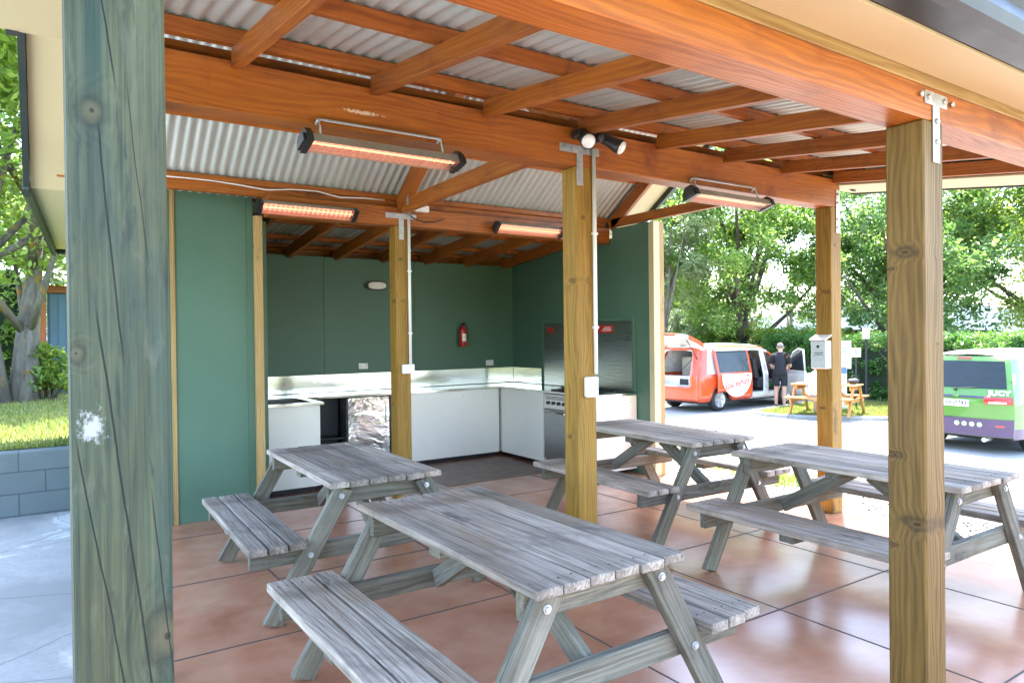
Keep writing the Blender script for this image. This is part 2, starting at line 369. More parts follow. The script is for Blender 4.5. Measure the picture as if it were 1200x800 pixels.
M['white_paint']=simple('white_van_paint',(.74,.74,.73),.28,0,.02,2.0,coat=.6)
M['silver_paint']=simple('silver_van_paint',(.60,.61,.62),.3,.3,.02,2.0,coat=.5)
M['green_paint']=simple('lime_van_paint',(.075,.20,.028),.28,0,.02,2.0,coat=.6)
M['purple_paint']=simple('purple_van_paint',(.040,.015,.075),.32,0,.03,2.0,coat=.5)
M['pale_roof_tone']=simple('pale_van_roof',(.42,.44,.36),.3,0,.02,coat=.5)  # roof panel set paler than the lime body
M['tyre']=simple('tyre_rubber',(.018,.018,.018),.85); M['alloy']=simple('alloy_rim',(.5,.5,.5),.35,.8)
M['red_lens']=simple('red_lamp_lens',(.50,.02,.02),.12,0,.03,coat=.8); M['clear_lens']=simple('clear_lamp_lens',(.7,.62,.6),.12,coat=.8)
M['decal_red']=simple('red_decal',(.60,.06,.02),.4); M['decal_white']=simple('white_decal',(.8,.8,.78),.4); M['decal_lime']=simple('pale_lime_decal',(.52,.75,.35),.4)
M['decal_black']=simple('black_lettering',(.02,.02,.025),.5)
M['decal_blue']=simple('blue_decal',(.06,.18,.42),.4)
def glass(name,tint=(.02,.028,.032)):
    g=G(name); n=g.noise(g.pos(),2.2,4,.6,.5)
    g.bsdf(Base_Color=tint,Roughness=.03,Specular_IOR_Level=.28,Normal=g.bump(n,.25,.05)); return g.m
M['glass']=glass('dark_tinted_glass')
M['interior']=simple('pale_van_lining',(.55,.53,.49),.8); M['interior_dark']=simple('dark_van_trim',(.035,.035,.04),.7)
M['skin']=simple('skin',(.50,.29,.21),.55,0,.06,12.0); M['cloth_black']=simple('black_cloth',(.012,.013,.018),.9,0,.2,30.0,.3)
M['cloth_white']=simple('white_cloth',(.7,.68,.68),.9); M['cloth_pink']=simple('pink_cloth',(.6,.36,.34),.9); M['hair']=simple('short_grey_hair',(.16,.14,.13),.8)
M['cloth_blue']=simple('blue_cloth',(.07,.16,.36),.9)
def heat_mat():
    g=G('glowing_heater_reflector'); p=g.attr('gr'); x,y,z=g.sep(p)[:3]
    st=g.mr(g.math('SINE',g.math('MULTIPLY',x,150.0)),-1,1); core=g.mr(g.math('ABSOLUTE',z),0.0,.045,1.0,.15)
    col=g.mix(st,(1.0,.09,.035),(1.0,.27,.15))
    g.bsdf(Base_Color=(.6,.45,.4),Metallic=.6,Roughness=.3,Emission_Color=col,Emission_Strength=g.math('MULTIPLY',g.mr(st,0,1,.09,.27),1.0)); return g.m
M['heat']=heat_mat(); M['heater_case']=simple('bronze_grey_heater_case',(.36,.33,.27),.38,.6,.08,20.0)
def heat_rod():
    g=G('glowing_heater_lamp'); g.bsdf(Base_Color=(.8,.3,.2),Emission_Color=(1,.30,.14),Emission_Strength=.32); return g.m
M['rod']=heat_rod()
M['lamp_off']=simple('frosted_lamp_cover',(.72,.70,.66),.35)
M['lens_white']=simple('flood_lens',(.8,.8,.8),.25,coat=.5)

# ------------------------------------------------------------------ terrain
def sst(t): t=max(0,min(1,t)); return t*t*(3-2*t)
GZ=-.52
def zt(x,y): return GZ*sst((x-6.4)/4.2)
def axis(parts):
    o=[]
    for (a,b,st) in parts:
        n=max(1,int(round((b-a)/st))); o+= [a+(b-a)*i/n for i in range(n)]
    return o+[parts[-1][1]]
def lawn_z(x,y): return .55*(1-sst((x-4.2)/4.0))+GZ*sst((x-6.4)/4.2)+.02
gx=axis([(-900,-60,120),(-60,-6,6),(-6,30,.6),(30,80,5),(80,1200,140)]); gy=axis([(-900,-40,120),(-40,-6,6),(-6,30,.6),(30,80,5),(80,1200,140)])
tag(MB().grid(lambda x,y:(x,y,zt(x,y)-.06),gx,gy).build('ground',M['grass']),kind='structure')
SX0,SX1,SY0,SY1=.20,5.76,-1.2,8.45
b=MB()
b.grid(lambda x,y:(x,y,zt(x,y)),axis([(6.9,11,.3),(11,60,3)]),axis([(-40,-2,3),(-2,30,1.2),(30,60,5)])); tag(b.build('driveway',M['drive']),kind='structure')
b=MB(); b.grid(lambda x,y:(x,y,zt(x,y)-.006+ .012*math.sin(x*3+y*5)),axis([(5.6,8.2,.2)]),axis([(-3,9,.3)])); b2=b
tag(b.build('gravel_strip',M['gravel']),kind='structure')
tag(MB().box((SX0,SY0,-.15),(SX1,SY1,0),.008).build('floor_slab',M['floor']),kind='structure')
def floor_shade():  # floor red darkened: the kitchen's shade is put into this colour
    g=G('shaded_kitchen_floor'); p=g.pos(); a=g.noise(p,1.6,5,.6,.5); b=g.noise(p,9.0,4,.6)
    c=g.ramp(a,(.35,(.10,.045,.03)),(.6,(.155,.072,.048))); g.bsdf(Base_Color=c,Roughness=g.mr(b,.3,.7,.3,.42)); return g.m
M['floor_shade']=floor_shade()
b=MB(); b.box((1.70,6.42,-.002),(5.55,8.30,.0045),.001); tag(b.build('kitchen_floor_shade',M['floor_shade']),kind='structure')  # added dark sheet over the slab, painting in the dim kitchen and cutting bounce
b=MB()
JX=[1.24,2.33,3.42,4.51,5.60]; e=.004
for x in JX[:-1]: b.box((x-e,SY0+.02,-.003),(x+e,SY1,.0022),.0005)
for y in (.28,1.37,2.45,3.53,4.62,5.7): b.box((1.245,y-e,-.003),(SX1-.01,y+e,.0028),.0005)
for y in (.5,1.6,2.66,3.73,4.85,6.0): b.box((SX0+.01,y-e,-.003),(1.235,y+e,.0028),.0005)
tag(b.build('floor_joints',M['joint']),kind='structure')
b=MB(); b.grid(lambda x,y:(x,y,-.012),axis([(-14,SX0-.003,1)]),axis([(-2.6,7.66,1)])); b.grid(lambda x,y:(x,y,-.014),axis([(SX0-.003,7.2,1)]),axis([(-2.6,SY0-.003,1)]))
tag(b.build('pavement',M['pave']),kind='structure')
lx=axis([(-60,-6,6),(-6,9.4,.5)]); ly=axis([(7.86,8.6,.74),(8.6,30,.8),(30,80,6)])
b=MB(); b.grid(lambda x,y:(x,y,lawn_z(x,y) if (x<.2 or y>8.55) else -.05),lx,ly); tag(b.build('lawn',M['grass']),kind='structure')
ISL=[(15.55,11.72),(15.12,11.45),(14.93,10.98),(15.05,10.5),(15.42,9.85),(15.95,9.2),(16.6,8.5),(17.5,7.7),(18.8,6.8),(20.6,5.9),(24,5.2),(24,12.6),(20,12.3),(17.2,11.95)]
b=MB(); b.prism([(x,y,GZ-.1) for x,y in ISL],(0,0,.17)); tag(b.build('grass_island',M['grass']),kind='structure')
b=MB()
K=ISL[-1:]+ISL[:10]
from itertools import tee
cx_,cy_=18.5,9.6
for (p,q) in zip(K[:-1],K[1:]):
    d=V((q[0]-p[0],q[1]-p[1],0)).normalized()*.01
    b.beam(V((p[0],p[1],GZ+.03))-d,V((q[0],q[1],GZ+.03))+d,.11,.12,b=.015)
tag(b.build('kerb',M['pave']),kind='structure')

def blades(name,pts,h,mat,w=.006):
    n=len(pts); pts=np.asarray(pts,float); an=RNG.uniform(0,2*np.pi,n); hh=h*RNG.uniform(.5,1.3,n); ln=RNG.uniform(-.5,.5,(n,2))*hh[:,None]
    dx=np.stack([np.cos(an),np.sin(an),np.zeros(n)],1)*w; tip=pts+np.concatenate([ln,hh[:,None]],1)
    v=np.stack([pts-dx,pts+dx,tip],1).reshape(-1,3)
    return raw_mesh(name,v,np.arange(3*n).reshape(-1,3),np.repeat(RNG.random(n),3),mat)
def raw_mesh(name,v,f,rv,mat,parent=None,smooth=False):
    me=bpy.data.meshes.new(name); k=f.shape[1]
    me.vertices.add(len(v)); me.vertices.foreach_set('co',np.asarray(v,np.float32).ravel())
    me.loops.add(f.size); me.loops.foreach_set('vertex_index',f.astype(np.int32).ravel())
    me.polygons.add(len(f)); me.polygons.foreach_set('loop_start',np.arange(0,f.size,k,dtype=np.int32)); me.polygons.foreach_set('loop_total',np.full(len(f),k,np.int32))
    a=me.attributes.new('rv','FLOAT','POINT'); a.data.foreach_set('value',np.asarray(rv,np.float32))
    me.materials.append(mat); me.update(calc_edges=True); me.validate()
    o=bpy.data.objects.new(name,me); C.objects.link(o)
    if parent is not None: o.parent=parent
    return o
n=26000; P=np.stack([RNG.uniform(-2.6,.9,n),7.9+10*RNG.random(n)**1.3,np.zeros(n)],1); P[:,2]=.565
tag(blades('lawn_grass',P,.05,M['blade'],.007),kind='stuff')
def inpoly(x,y):
    c=False; j=len(ISL)-1
    for i in range(len(ISL)):
        if (ISL[i][1]>y)!=(ISL[j][1]>y) and x<(ISL[j][0]-ISL[i][0])*(y-ISL[i][1])/(ISL[j][1]-ISL[i][1])+ISL[i][0]: c=not c
        j=i
    return c
P=[(x,y,GZ+.065) for x,y in zip(RNG.uniform(14.9,20.4,34000),RNG.uniform(5.6,12.3,34000)) if inpoly(x,y)]
tag(blades('island_grass',P,.055,M['blade'],.008),kind='stuff')
P=[]
for (cx,cy,rr,k) in ((6.75,6.6,.45,900),(6.6,5.5,.3,500),(6.45,4.6,.35,500),(7.0,5.9,.4,500),(6.7,3.8,.25,220),(6.9,7.6,.4,500)):
    for i in range(k):
        a=random.uniform(0,6.28); r=rr*random.random()**.7; x=cx+r*math.cos(a); y=cy+r*1.6*math.sin(a); P.append((x,y,zt(x,y)-.01))
tag(blades('gravel_weeds',P,.10,M['leaf_light'],.009),kind='stuff')
n=5200; pv=[];pf=[]
oct_=np.array([(1,0,0),(-1,0,0),(0,1,0),(0,-1,0),(0,0,1),(0,0,-1)],float); of=np.array([(0,2,4),(2,1,4),(1,3,4),(3,0,4),(2,0,5),(1,2,5),(3,1,5),(0,3,5)])
X=RNG.uniform(5.82,7.9,n);Y=RNG.uniform(1.0,8.5,n);S=RNG.uniform(.006,.02,n)
pv=(oct_[None]*RNG.uniform(.6,1.2,(n,6,3))*S[:,None,None]*np.array([1,1,.7])+np.stack([X,Y,np.array([zt(a,c)+.004 for a,c in zip(X,Y)])],1)[:,None]).reshape(-1,3)
pf=(of[None]+6*np.arange(n)[:,None,None]).reshape(-1,3)
M['pebble']=leaf('pebble_stone',(.16,.15,.14),(.33,.31,.29),(.52,.5,.47),0.0,.85)
tag(raw_mesh('gravel_pebbles',pv,pf,np.repeat(RNG.random(n),6),M['pebble']),kind='stuff')
# distant hills
b=MB()
def hz(u,w):
    a=R(u); d=700+500*w; h=(14+10*math.sin(u*.13)+7*math.sin(u*.31+1)+26*w)*math.sin(math.pi*min(1,max(0,w*.98+.02))**.7)
    return (d*math.sin(a),d*math.cos(a),-2+max(0,h))
b.grid(hz,[-40+4*i for i in range(46)],[i/8 for i in range(9)])
M['hill']=simple('far_blue_hill',(.05,.085,.12),.95,0,.15,.02)
tag(b.build('hills',M['hill']),kind='structure')

# ------------------------------------------------------------------ picnic shelter
S=.149
sh=thing('picnic_shelter','open timber picnic shelter with orange stained rafters, corrugated roof and green kitchen walls','shelter')
PX=[.036,2.817,5.591]; YF,YM,Y2=1.366,3.474,6.222
ZF=2.366; ZM=2.622
def post(x,y,z1,mat,rv=None,go=0):
    b=MB(); b.obox((x+S/2,y+S/2,z1/2),[V((0,0,1)),V((1,0,0)),V((0,1,0))],[z1/2,S/2,S/2],.006,rv=rv,go=z1/2); return b.build('post',mat,sh)
M['post_left']=wood('blue_green_treated_post',(.017,.027,.015),(.070,.080,.040),.66,False,1.0,.35,
    eye=(.085,.078,.042),hero=((1.935,-.038,-.075,.021),(1.03,.064,-.075,.034),(1.53,-.066,-.075,.012)),
    cracks=((.1456,-.114,.014,.0019,.9,1.62),(.1435,-.153,.012,.0015,.85,1.40),(.2536,-.13,.010,.0015,1.97,2.34),(.122,-.079,.014,.0017,1.5,1.93),(.191,-.089,.02,.0008,1.66,2.0),(.165,-.095,.012,.0012,.8,1.3)),
    tint=(((.012,.036,.031),.44,.66,(1.3,7,7)),((.058,.052,.021),.53,.73,(.9,10,10)),((.10,.105,.078),.60,.85,(7,34,34)),((.010,.016,.014),.56,.76,(9,60,60))),paint=(1.405,-.046,.026,.017,(.33,.34,.34)),bump=.7,ring=.55,tone=0.0)
p_l=post(PX[0],YF,ZF,M['post_left'],.31); p_l['label']='blue-green weathered timber post nearest the camera'
p_r=post(PX[1],YF,ZF,M['post_knotty'],.62)
p_fr0=post(PX[2],YF,ZF,M['post'],.2)
p_l2=post(.27,YM,ZM,M['post'],.45)
p_m=post(PX[1],YM,ZM,M['post'],.83)
p_f=post(PX[2],YM,ZM,M['post'],.12)
p_2=post(PX[1],Y2,ZM,M['post'],.55)
def steel_T(post_,x,y,z,tw=.30,th=.19):
    b=MB(); b.box((x-tw/2,y-.006,z),(x+tw/2,y-.001,z+.05),.001); b.box((x-.025,y-.0062,z-th),(x+.025,y-.0012,z+.001),.001)
    for (dx,dz) in ((-.12,.025),(-.06,.025),(.06,.025),(.12,.025),(0,-.06),(0,-.14)): b.cyl((x+dx,y-.010,z+dz),(0,1,0),.011,.010,6)
    b.build('steel_bracket',M['galv'],post_)
steel_T(p_r,2.905,YF,2.425,.17,.22)
steel_T(p_m,2.845,YM,2.70,.32,.2)
steel_T(p_2,2.88,Y2,2.69,.32,.2)
b=MB(); b.box((5.665,YM-.006,2.40),(5.72,YM-.001,2.77),.001)
for dz in (2.45,2.52,2.66,2.73): b.cyl((5.692,YM-.01,dz),(0,1,0),.011,.01,6)
b.build('steel_bracket',M['galv'],p_f)
def beam(a,b_,w,h,mat='stain_beam',name='beam',parent=None,rv=None,bv=.004):
    return MB().beam(a,b_,w,h,b=bv,rv=rv).build(name,M[mat],parent or sh)
X0,X1=-.02,5.95      # beams
beam((X0,YF+S/2,ZF+.064),(X1,YF+S/2,ZF+.064),S,.128,rv=.7)
beam((X0-.9,YF+.068,ZF+.158),(X1+.1,YF+.068,ZF+.158),.14,.058,'batten','packer_board')
beam((.27,YM+S/2,ZM+.118),(X1-.22,YM+S/2,ZM+.118),S,.236,'stain_scuffed',rv=.5)
beam((.27,YM+S/2+.03,ZM+.275),(X1-.22,YM+S/2+.03,ZM+.275),.05,.075,'stain','top_plate')
beam((1.63,Y2+S/2,ZM+.088),(5.54,Y2+S/2,ZM+.088),S,.176,rv=.6)
beam((.1,Y2+S/2+.05,2.835),(5.54,Y2+S/2+.05,2.835),.09,.085,'stain','top_plate')
beam((-.05,Y2+.06,2.895),(5.9,Y2+.06,2.895),.05,.05,'stain','purlin')
# front lean-to rafters
kf=.13; zfb=lambda y:2.82+kf*(y-3.46)
for i,x in enumerate([.20,.80,1.49,2.18,2.88,3.57,4.27,4.97,5.67]):
    xx=x-.025; a=V((xx,1.16,zfb(1.16)+.0475)); c=V((xx,3.47,zfb(3.47)+.0475))
    beam(a,c,.05,.095,'stain','rafter',bv=.003)
ztop=lambda y:zfb(y)+.097
for y in (1.30,2.00,2.72,3.43):
    z=ztop(y); tilt=V((0,1,kf)).normalized()
    o=MB(); o.obox((2.5,y,z+.036),[V((1,0,0)),tilt,V((1,0,0)).cross(tilt)],[3.45,.025,.035],.003); o.build('purlin',M['stain'],sh)
def corrug(x0,x1,ya,za,yb,zb,name='roof_sheet',ov=0):
    pitch=.0762; n=int((x1-x0)/pitch*8); xs=[x0+(x1-x0)*i/n for i in range(n+1)]
    d=V((0,yb-ya,zb-za)).normalized(); nn=V((1,0,0)).cross(d); 
    if nn.z<0: nn=-nn
    def f(u,w):
        p=V((u,ya+(yb-ya)*w,za+(zb-za)*w)); return p+nn*(.0085*math.sin(2*math.pi*u/pitch)+.0085)
    def f2(u,w): return f(u,w)+nn*.002
    b=MB(); b.grid(f,xs,[0,.5,1]); 
    return b.build(name,M['zinc'],sh)
XR0,XR1=-.11,6.0
corrug(-1.3,6.26,1.04,ztop(1.04)+.074,3.70,ztop(3.70)+.074)
# gable: underside line z = 2.79+.68*(6.09-y) for the back half, mirrored in front
YR=4.86; kg=.68; zgb=lambda y:2.76+kg*(6.222-y)
zrid=zgb(YR)
def zg(y): return zgb(y) if y>YR else zrid-kg*(YR-y)
RH=.14
for x in (.32,2.895,5.575):
    w=.05 if x!=2.895 else .09
    for (ya,yb) in ((6.25,YR+.012),(3.60,YR-.012)):
        up=RH/2/math.cos(math.atan(kg)); beam((x,ya,zg(ya)+up),(x,yb,zg(yb)+up),w,RH,'stain','gable_rafter')
beam((0,YR,zrid+.09),(5.9,YR,zrid+.09),.045,.16,'stain','ridge_beam')
for x in (.32,5.575): beam((x,3.63,2.855),(x,6.21,2.855),.05,.10,'stain','tie_beam')
t_=beam((2.895,3.63,2.835),(2.895,6.20,2.805),.05,.135,'stain','tie_beam')
MB().beam((2.868,4.05,2.91),(2.868,4.20,2.905),.004,.16,b=.001).build('nail_plate',M['galv_dull'],t_)
MB().beam((2.868,6.03,2.87),(2.868,6.07,2.87),.004,.15,b=.001).build('nail_plate',M['galv_dull'],t_)
gv=RH/math.cos(math.atan(kg))
for y in (5.75,5.2,4.55,4.0):
    s_=-kg if y>YR else kg; tilt=V((0,1,s_)).normalized(); nn=V((1,0,0)).cross(tilt)
    o=MB(); o.obox(V((2.92,y,zg(y)+gv))+nn*.022,[V((1,0,0)),tilt,nn],[3.0,.035,.0215],.003); o.build('purlin',M['stain'],sh)
e=.052
corrug(XR0,XR1,6.46,zg(6.46)+gv+e-.02,YR,zrid+gv+e)
corrug(XR0,XR1,3.58,zg(3.58)+gv+e-.02,YR,zrid+gv+e)
b=MB(); b.tube([(XR0,YR,zrid+gv+.07),(XR1,YR,zrid+gv+.07)],.05,10); b.build('ridge_cap',M['zinc'],sh)
# kitchen lean-to
kk=.10; zkb=lambda y:2.49+kk*(8.3-y)
for x in (1.80,2.40,2.98,3.58,4.19,4.80,5.42):
    beam((x,6.38,zkb(6.38)+.07),(x,8.55,zkb(8.55)+.07),.05,.13,'stain','kitchen_rafter')
for y in (6.58,7.25,7.95,8.40):
    z=zkb(y)+.137; tilt=V((0,1,-kk)).normalized(); nn=V((1,0,0)).cross(tilt)
    o=MB(); o.obox((3.02,y,z+.022),[V((1,0,0)),tilt,nn],[2.84,.04,.0215],.003); o.build('purlin',M['stain'],sh)
corrug(.08,XR1,6.31,zkb(6.31)+.187,8.75,zkb(8.75)+.187)
MB().box((.2,8.505,2.40),(5.8,8.53,2.705),.003).build('fascia_board',M['stain'],sh)
MB().box((.4,8.41,2.49),(5.5,8.50,2.565),.003).build('top_plate',M['stain'],sh)
# walls
def wallp(lo,hi,name='wall_panel'): return MB().box(lo,hi,.002).build(name,M['green'],sh)
YW=6.47
wallp((.36,YW,0),(.885,YW+.10,2.90)); wallp((.925,YW,0),(1.56,YW+.10,2.90))
MB().box((.886,YW-.014,0),(.924,YW+.05,2.83),.002).build('batten',M['batten'],sh)
MB().box((1.561,YW-.06,0),(1.628,YW+.10,2.64),.002).build('door_jamb',M['batten'],sh)
MB().box((1.49,YW-.004,0),(1.498,YW+.001,2.8),.001).build('cover_strip',M['green'],sh)
wallp((.26,YW,0),(.358,8.44,2.70)); wallp((1.60,YW+.101,0),(1.70,8.30,2.62))
for (xa,xb) in ((1.70,2.826),(2.83,4.024),(4.028,5.286),(5.29,5.55)): wallp((xa,8.30,0),(xb,8.40,2.53))
for x in (2.828,4.026,5.288): MB().box((x-.014,8.293,.9),(x+.014,8.302,2.51),.001).build('cover_strip',M['green'],sh)
wallp((5.551,5.60,0),(5.70,8.42,2.60)); wallp((5.551,6.2,2.601),(5.70,8.42,2.68))
wallp((5.556,5.60,2.601),(5.698,6.199,2.79))
for y in (6.1,7.1): MB().box((5.543,y-.014,.9),(5.552,y+.014,2.58),.001).build('cover_strip',M['green'],sh)
b=MB(); b.box((5.545,5.52,0),(5.64,5.597,2.79),.003); b.build('corner_board',M['cream'],sh)
MB().box((5.642,5.53,0),(5.715,5.598,2.79),.003).build('corner_batten',M['batten'],sh)
# soffits, barge boards, gutter
def slab(x0,x1,ya,za,yb,zb,t,mat,name):
    d=V((0,yb-ya,zb-za)); L=d.length; d.normalize(); nn=V((1,0,0)).cross(d); 
    if nn.z<0: nn=-nn
    o=MB(); o.obox(V(((x0+x1)/2,(ya+yb)/2,(za+zb)/2))+nn*t/2,[d,V((1,0,0)),nn],[L/2,(x1-x0)/2,t/2],.001); return o.build(name,M[mat],sh)
slab(-1.3,.15,1.128,zfb(1.128)-.013,3.50,zfb(3.5)-.013,.012,'cream','soffit')
slab(.152,5.695,1.128,zfb(1.128)-.013,YF-.006,zfb(YF)-.013,.012,'cream','soffit')
slab(5.70,6.235,1.128,zfb(1.128)-.013,3.66,zfb(3.66)-.013,.012,'cream','soffit')
for (xa,xb,bx) in ((-.065,.285,-.11),(5.603,5.965,5.97)):
    slab(xa,xb,3.55,zg(3.55)+.1,YR-.002,zrid+.1,.012,'cream','soffit'); slab(xa,xb,6.44,zg(6.44)+.1,YR+.002,zrid+.1,.012,'cream','soffit')
    sk_=.17 if xa<0 else 0
    if xa<0:
        zq=lambda y:zkb(y)+.06
        b=MB(); b.prism([(-.07,6.40,zq(6.40)),(.285,6.40,zq(6.40)),(.285,8.7,zq(8.7)),(.125,8.7,zq(8.7))],(0,0,.012)); b.build('soffit',M['cream'],sh)
        MB().beam((-.092,6.36,zkb(6.36)+.10),(.105,8.75,zkb(8.75)+.10),.042,.21,b=.003).build('barge_board',M['barge'],sh)
    else: slab(xa,xb,6.36,zkb(6.36)+.06,8.7,zkb(8.7)+.06,.012,'cream','soffit')
    for (ya,yb,f,o_) in ((3.50,YR,zg,.03),(6.44,YR,zg,.03),(6.40,8.75,zkb,.0)):
        if xa<0 and f is zkb: continue
        bq=bx+(sk_ if f is zkb else 0); slab(bq,bq+.042,ya,f(ya)+o_,yb,f(yb)+o_,.21,'barge','barge_board')
slab(6.238,6.263,1.06,zfb(1.06)-.025,3.68,zfb(3.68)-.025,.20,'barge','barge_board')
slab(-1.324,-1.30,1.06,zfb(1.06)-.02,3.6,zfb(3.6)-.02,.2,'barge','barge_board')
prof=[(1.07,2.60),(1.07,2.462),(1.055,2.45),(.965,2.45),(.935,2.465),(.922,2.50),(.93,2.54),(.905,2.575),(.905,2.60),(.912,2.60),(.912,2.578),(.937,2.545),(.93,2.50),(.94,2.472),(.967,2.458),(1.05,2.458),(1.062,2.47),(1.062,2.60)]
b=MB(); b.prism([(-1.35,y+.055,z+.055) for y,z in prof],(7.4,0,0)); b.build('gutter',M['gutter'],sh)
b=MB(); b.prism([(.08,8.76+(1.07-y),z+.02) for y,z in prof],(5.95,0,0)); b.build('gutter',M['gutter'],sh)
# fixed pipes and boxes
def conduit(x,y,z0,z1,label):
    b=MB(); b.tube([(x,y,z0),(x,y,z1)],.014,10)
    for z in np.arange(z0+.3,z1,.6): b.box((x-.02,y-.013,z-.008),(x+.02,y+.011,z+.008),.002)
    o=b.build('conduit',M['white_plastic']); tag(o,label,'conduit')
conduit(2.953,YM-.013,1.30,2.74,'white electrical conduit running up the central yellow post to the twin spotlight')
conduit(2.955,Y2-.013,1.29,2.78,'white electrical conduit running up the post in front of the kitchen')
def switchbox(x,y,z,w,h,label):
    t=thing('switch_box',label,'switch',(x,y,z)); MB().box((-w/2,-.045,-h/2),(w/2,-.001,h/2),.006).build('box',M['white_plastic'],t)
    MB().box((-w*.25,-.052,-h*.2),(w*.25,-.046,h*.2),.002).build('switch_plate',M['white_plastic'],t)
    MB().box((-.008,-.057,-.014),(.008,-.0525,.014),.002).build('rocker',M['white_plastic'],t)
switchbox(2.905,YM,1.22,.09,.13,'white switch box on the central yellow post beside the near grey table')
switchbox(2.925,Y2,1.245,.12,.09,'white switch box on the post in front of the kitchen')
t=thing('spotlight','black twin spotlight with motion sensor on top of the central post','spotlight',(2.865,YM,2.79))
MB().box((-.10,-.10,-.01),(.12,-.010,.035),.008).build('base',M['black_plastic'],t)
for (dx,ax) in ((-.06,V((-.25,-.8,-.55))),(.16,V((.55,-.75,-.6)))):
    ax=ax.normalized(); c=V((dx,-.10,-.015)); b=MB(); b.lathe(c,ax,[(.0,-.07),(.028,-.068),(.036,-.05),(.038,0),(.048,.06),(.050,.075),(.044,.076)],18); h=b.build('lamp_head',M['black_plastic'],t)
    b=MB(); b.lathe(c,ax,[(.045,.070),(.04,.088),(.02,.098),(.0,.10)],18); b.build('lens',M['lens_white'],h)
b=MB(); b.ball((.05,-.11,-.005),.03,8); b.build('motion_sensor',M['black_plastic'],t)

# heaters: x along length
def make_heater(label):
    t=thing('strip_heater',label,'heater',(0,0,0),0,'infrared strip heaters under the roof'); L=.40
    b=MB(); pr=[(-.075,-.035),(-.065,.03),(-.03,.052),(.03,.052),(.065,.03),(.075,-.035),(.068,-.037),(.058,.022),(.028,.044),(-.028,.044),(-.058,.022),(-.068,-.037)]
    b.prism([(-L,y,z) for y,z in pr],(2*L,0,0)); b.build('housing',M['heater_case'],t)
    o=MB(); o.obox((0,0,.025),[V((1,0,0)),V((0,1,0)),V((0,0,1))],[L-.003,.056,.004],.001); o.build('reflector',M['heat'],t)
    o=MB(); o.tube([(-L,0,-.004),(L,0,-.004)],.008,8); o.build('lamp_tube',M['rod'],t)
    o=MB()
    for i in range(-18,19): o.box((i*.021-.0012,-.066,-.036),(i*.021+.0012,.066,-.033),.0005)
    for y in (-.045,0,.045): o.box((-L,y-.0012,-.033),(L,y+.0012,-.031),.0005)
    o.build('grille',M['galv'],t)
    for s in (-1,1):
        o=MB(); pe=[(-.085,-.045),(-.078,.03),(-.035,.065),(.035,.065),(.078,.03),(.085,-.045)]
        o.prism([(s*L,y,z) for y,z in pe],(s*.032,0,0)); o.prism([(s*(L+.032),y*.8,z*.8) for y,z in pe],(s*.015,0,0)); o.build('end_cap',M['black_plastic'],t)
    o=MB(); o.tube([(-L+.06,.0,.05),(-L+.06,.005,.15),(L-.06,.005,.15),(L-.06,0,.05)],.008,8); o.tube([(-L+.06,.005,.15),(-L+.06,.06,.15)],.008,8); o.tube([(L-.06,.005,.15),(L-.06,.06,.15)],.008,8); o.build('bracket',M['galv'],t)
    for ch in t.children:
        for v in ch.data.vertices: v.co.y*=.80; v.co.z*=(.66 if v.co.z<.06 else .9)
    return t
h1=make_heater('large strip heater glowing orange, hung on the central beam left of the spotlight'); 
def put(h,loc,tilt): h.location=loc; h.rotation_euler=(R(tilt),0,0)
put(h1,(1.49,YM-.085,2.505),-15)
h4=dup(h1,(0,0,0),0,'strip heater with ribbed grille hung on the central beam near the open right end'); put(h4,(4.19,YM-.085,2.525),-16)
h2=dup(h1,(0,0,0),0,'strip heater above the left end of the kitchen opening, beside the green wall'); put(h2,(1.96,Y2-.08,2.675),-42)
h3=dup(h1,(0,0,0),0,'strip heater above the right part of the kitchen opening, glowing pink red'); put(h3,(4.34,Y2-.08,2.68),-42)
for o in (h2,h3):
    for ch in list(o.children):
        if ch.name.startswith('bracket'): bpy.data.objects.remove(ch)
t=thing('junction_box','white junction box with a loose black cable on the kitchen beam beside the post','electrical box',(3.11,Y2-.001,2.80))
MB().box((-.10,-.05,-.03),(.05,0,.03),.006).build('box',M['white_plastic'],t)
MB().tube([(-.10,-.03,-.01),(-.17,-.03,-.05),(-.12,-.04,-.10),(.0,-.03,-.13),(.12,-.03,-.12),(.22,-.025,-.08)],.006,6).build('cable',M['black_plastic'],t)

b=MB(); b.tube([(.75+i*.22,Y2+.045-.006,2.868+.010*math.sin(i*1.3)-.004*i*(i%3==1)) for i in range(10)],.006,6)
tag(b.build('cable',M['white_plastic']),'thin white cable running along the orange plate above the left green wall','cable')
# ------------------------------------------------------------------ kitchen fittings
ZC=.90
def counter(name,label,lo,hi,front_axis=None):
    t=thing(name,label,'kitchen counter',((lo[0]+hi[0])/2,(lo[1]+hi[1])/2,0)); cx,cy=(lo[0]+hi[0])/2,(lo[1]+hi[1])/2; return t,cx,cy
def lbox(mb,lo,hi,cx,cy,b=.002): return mb.box((lo[0]-cx,lo[1]-cy,lo[2]),(hi[0]-cx,hi[1]-cy,hi[2]),b)
t,cx,cy=counter('kitchen_counter','white kitchen counter with steel sink top standing against the left kitchen wall',(1.72,7.04),(2.36,8.29))
lbox(MB(),(1.722,7.06,.05),(2.34,7.078,.872),cx,cy).build('end_panel',M['white_panel'],t)
lbox(MB(),(1.722,7.08,.05),(2.34,8.29,.871),cx,cy).build('cabinet',M['white_panel'],t)
lbox(MB(),(1.76,7.10,0),(2.30,8.28,.049),cx,cy).build('plinth',M['dark_void'],t)
b=MB()
for lo,hi in (((1.705,7.03,.874),(2.375,7.10,.90)),((1.705,7.10,.874),(1.78,8.29,.90)),((2.29,7.10,.874),(2.375,8.29,.90)),((1.78,7.75,.874),(2.29,8.29,.90))): lbox(b,lo,hi,cx,cy,.003)
b.build('worktop',M['steel'],t)
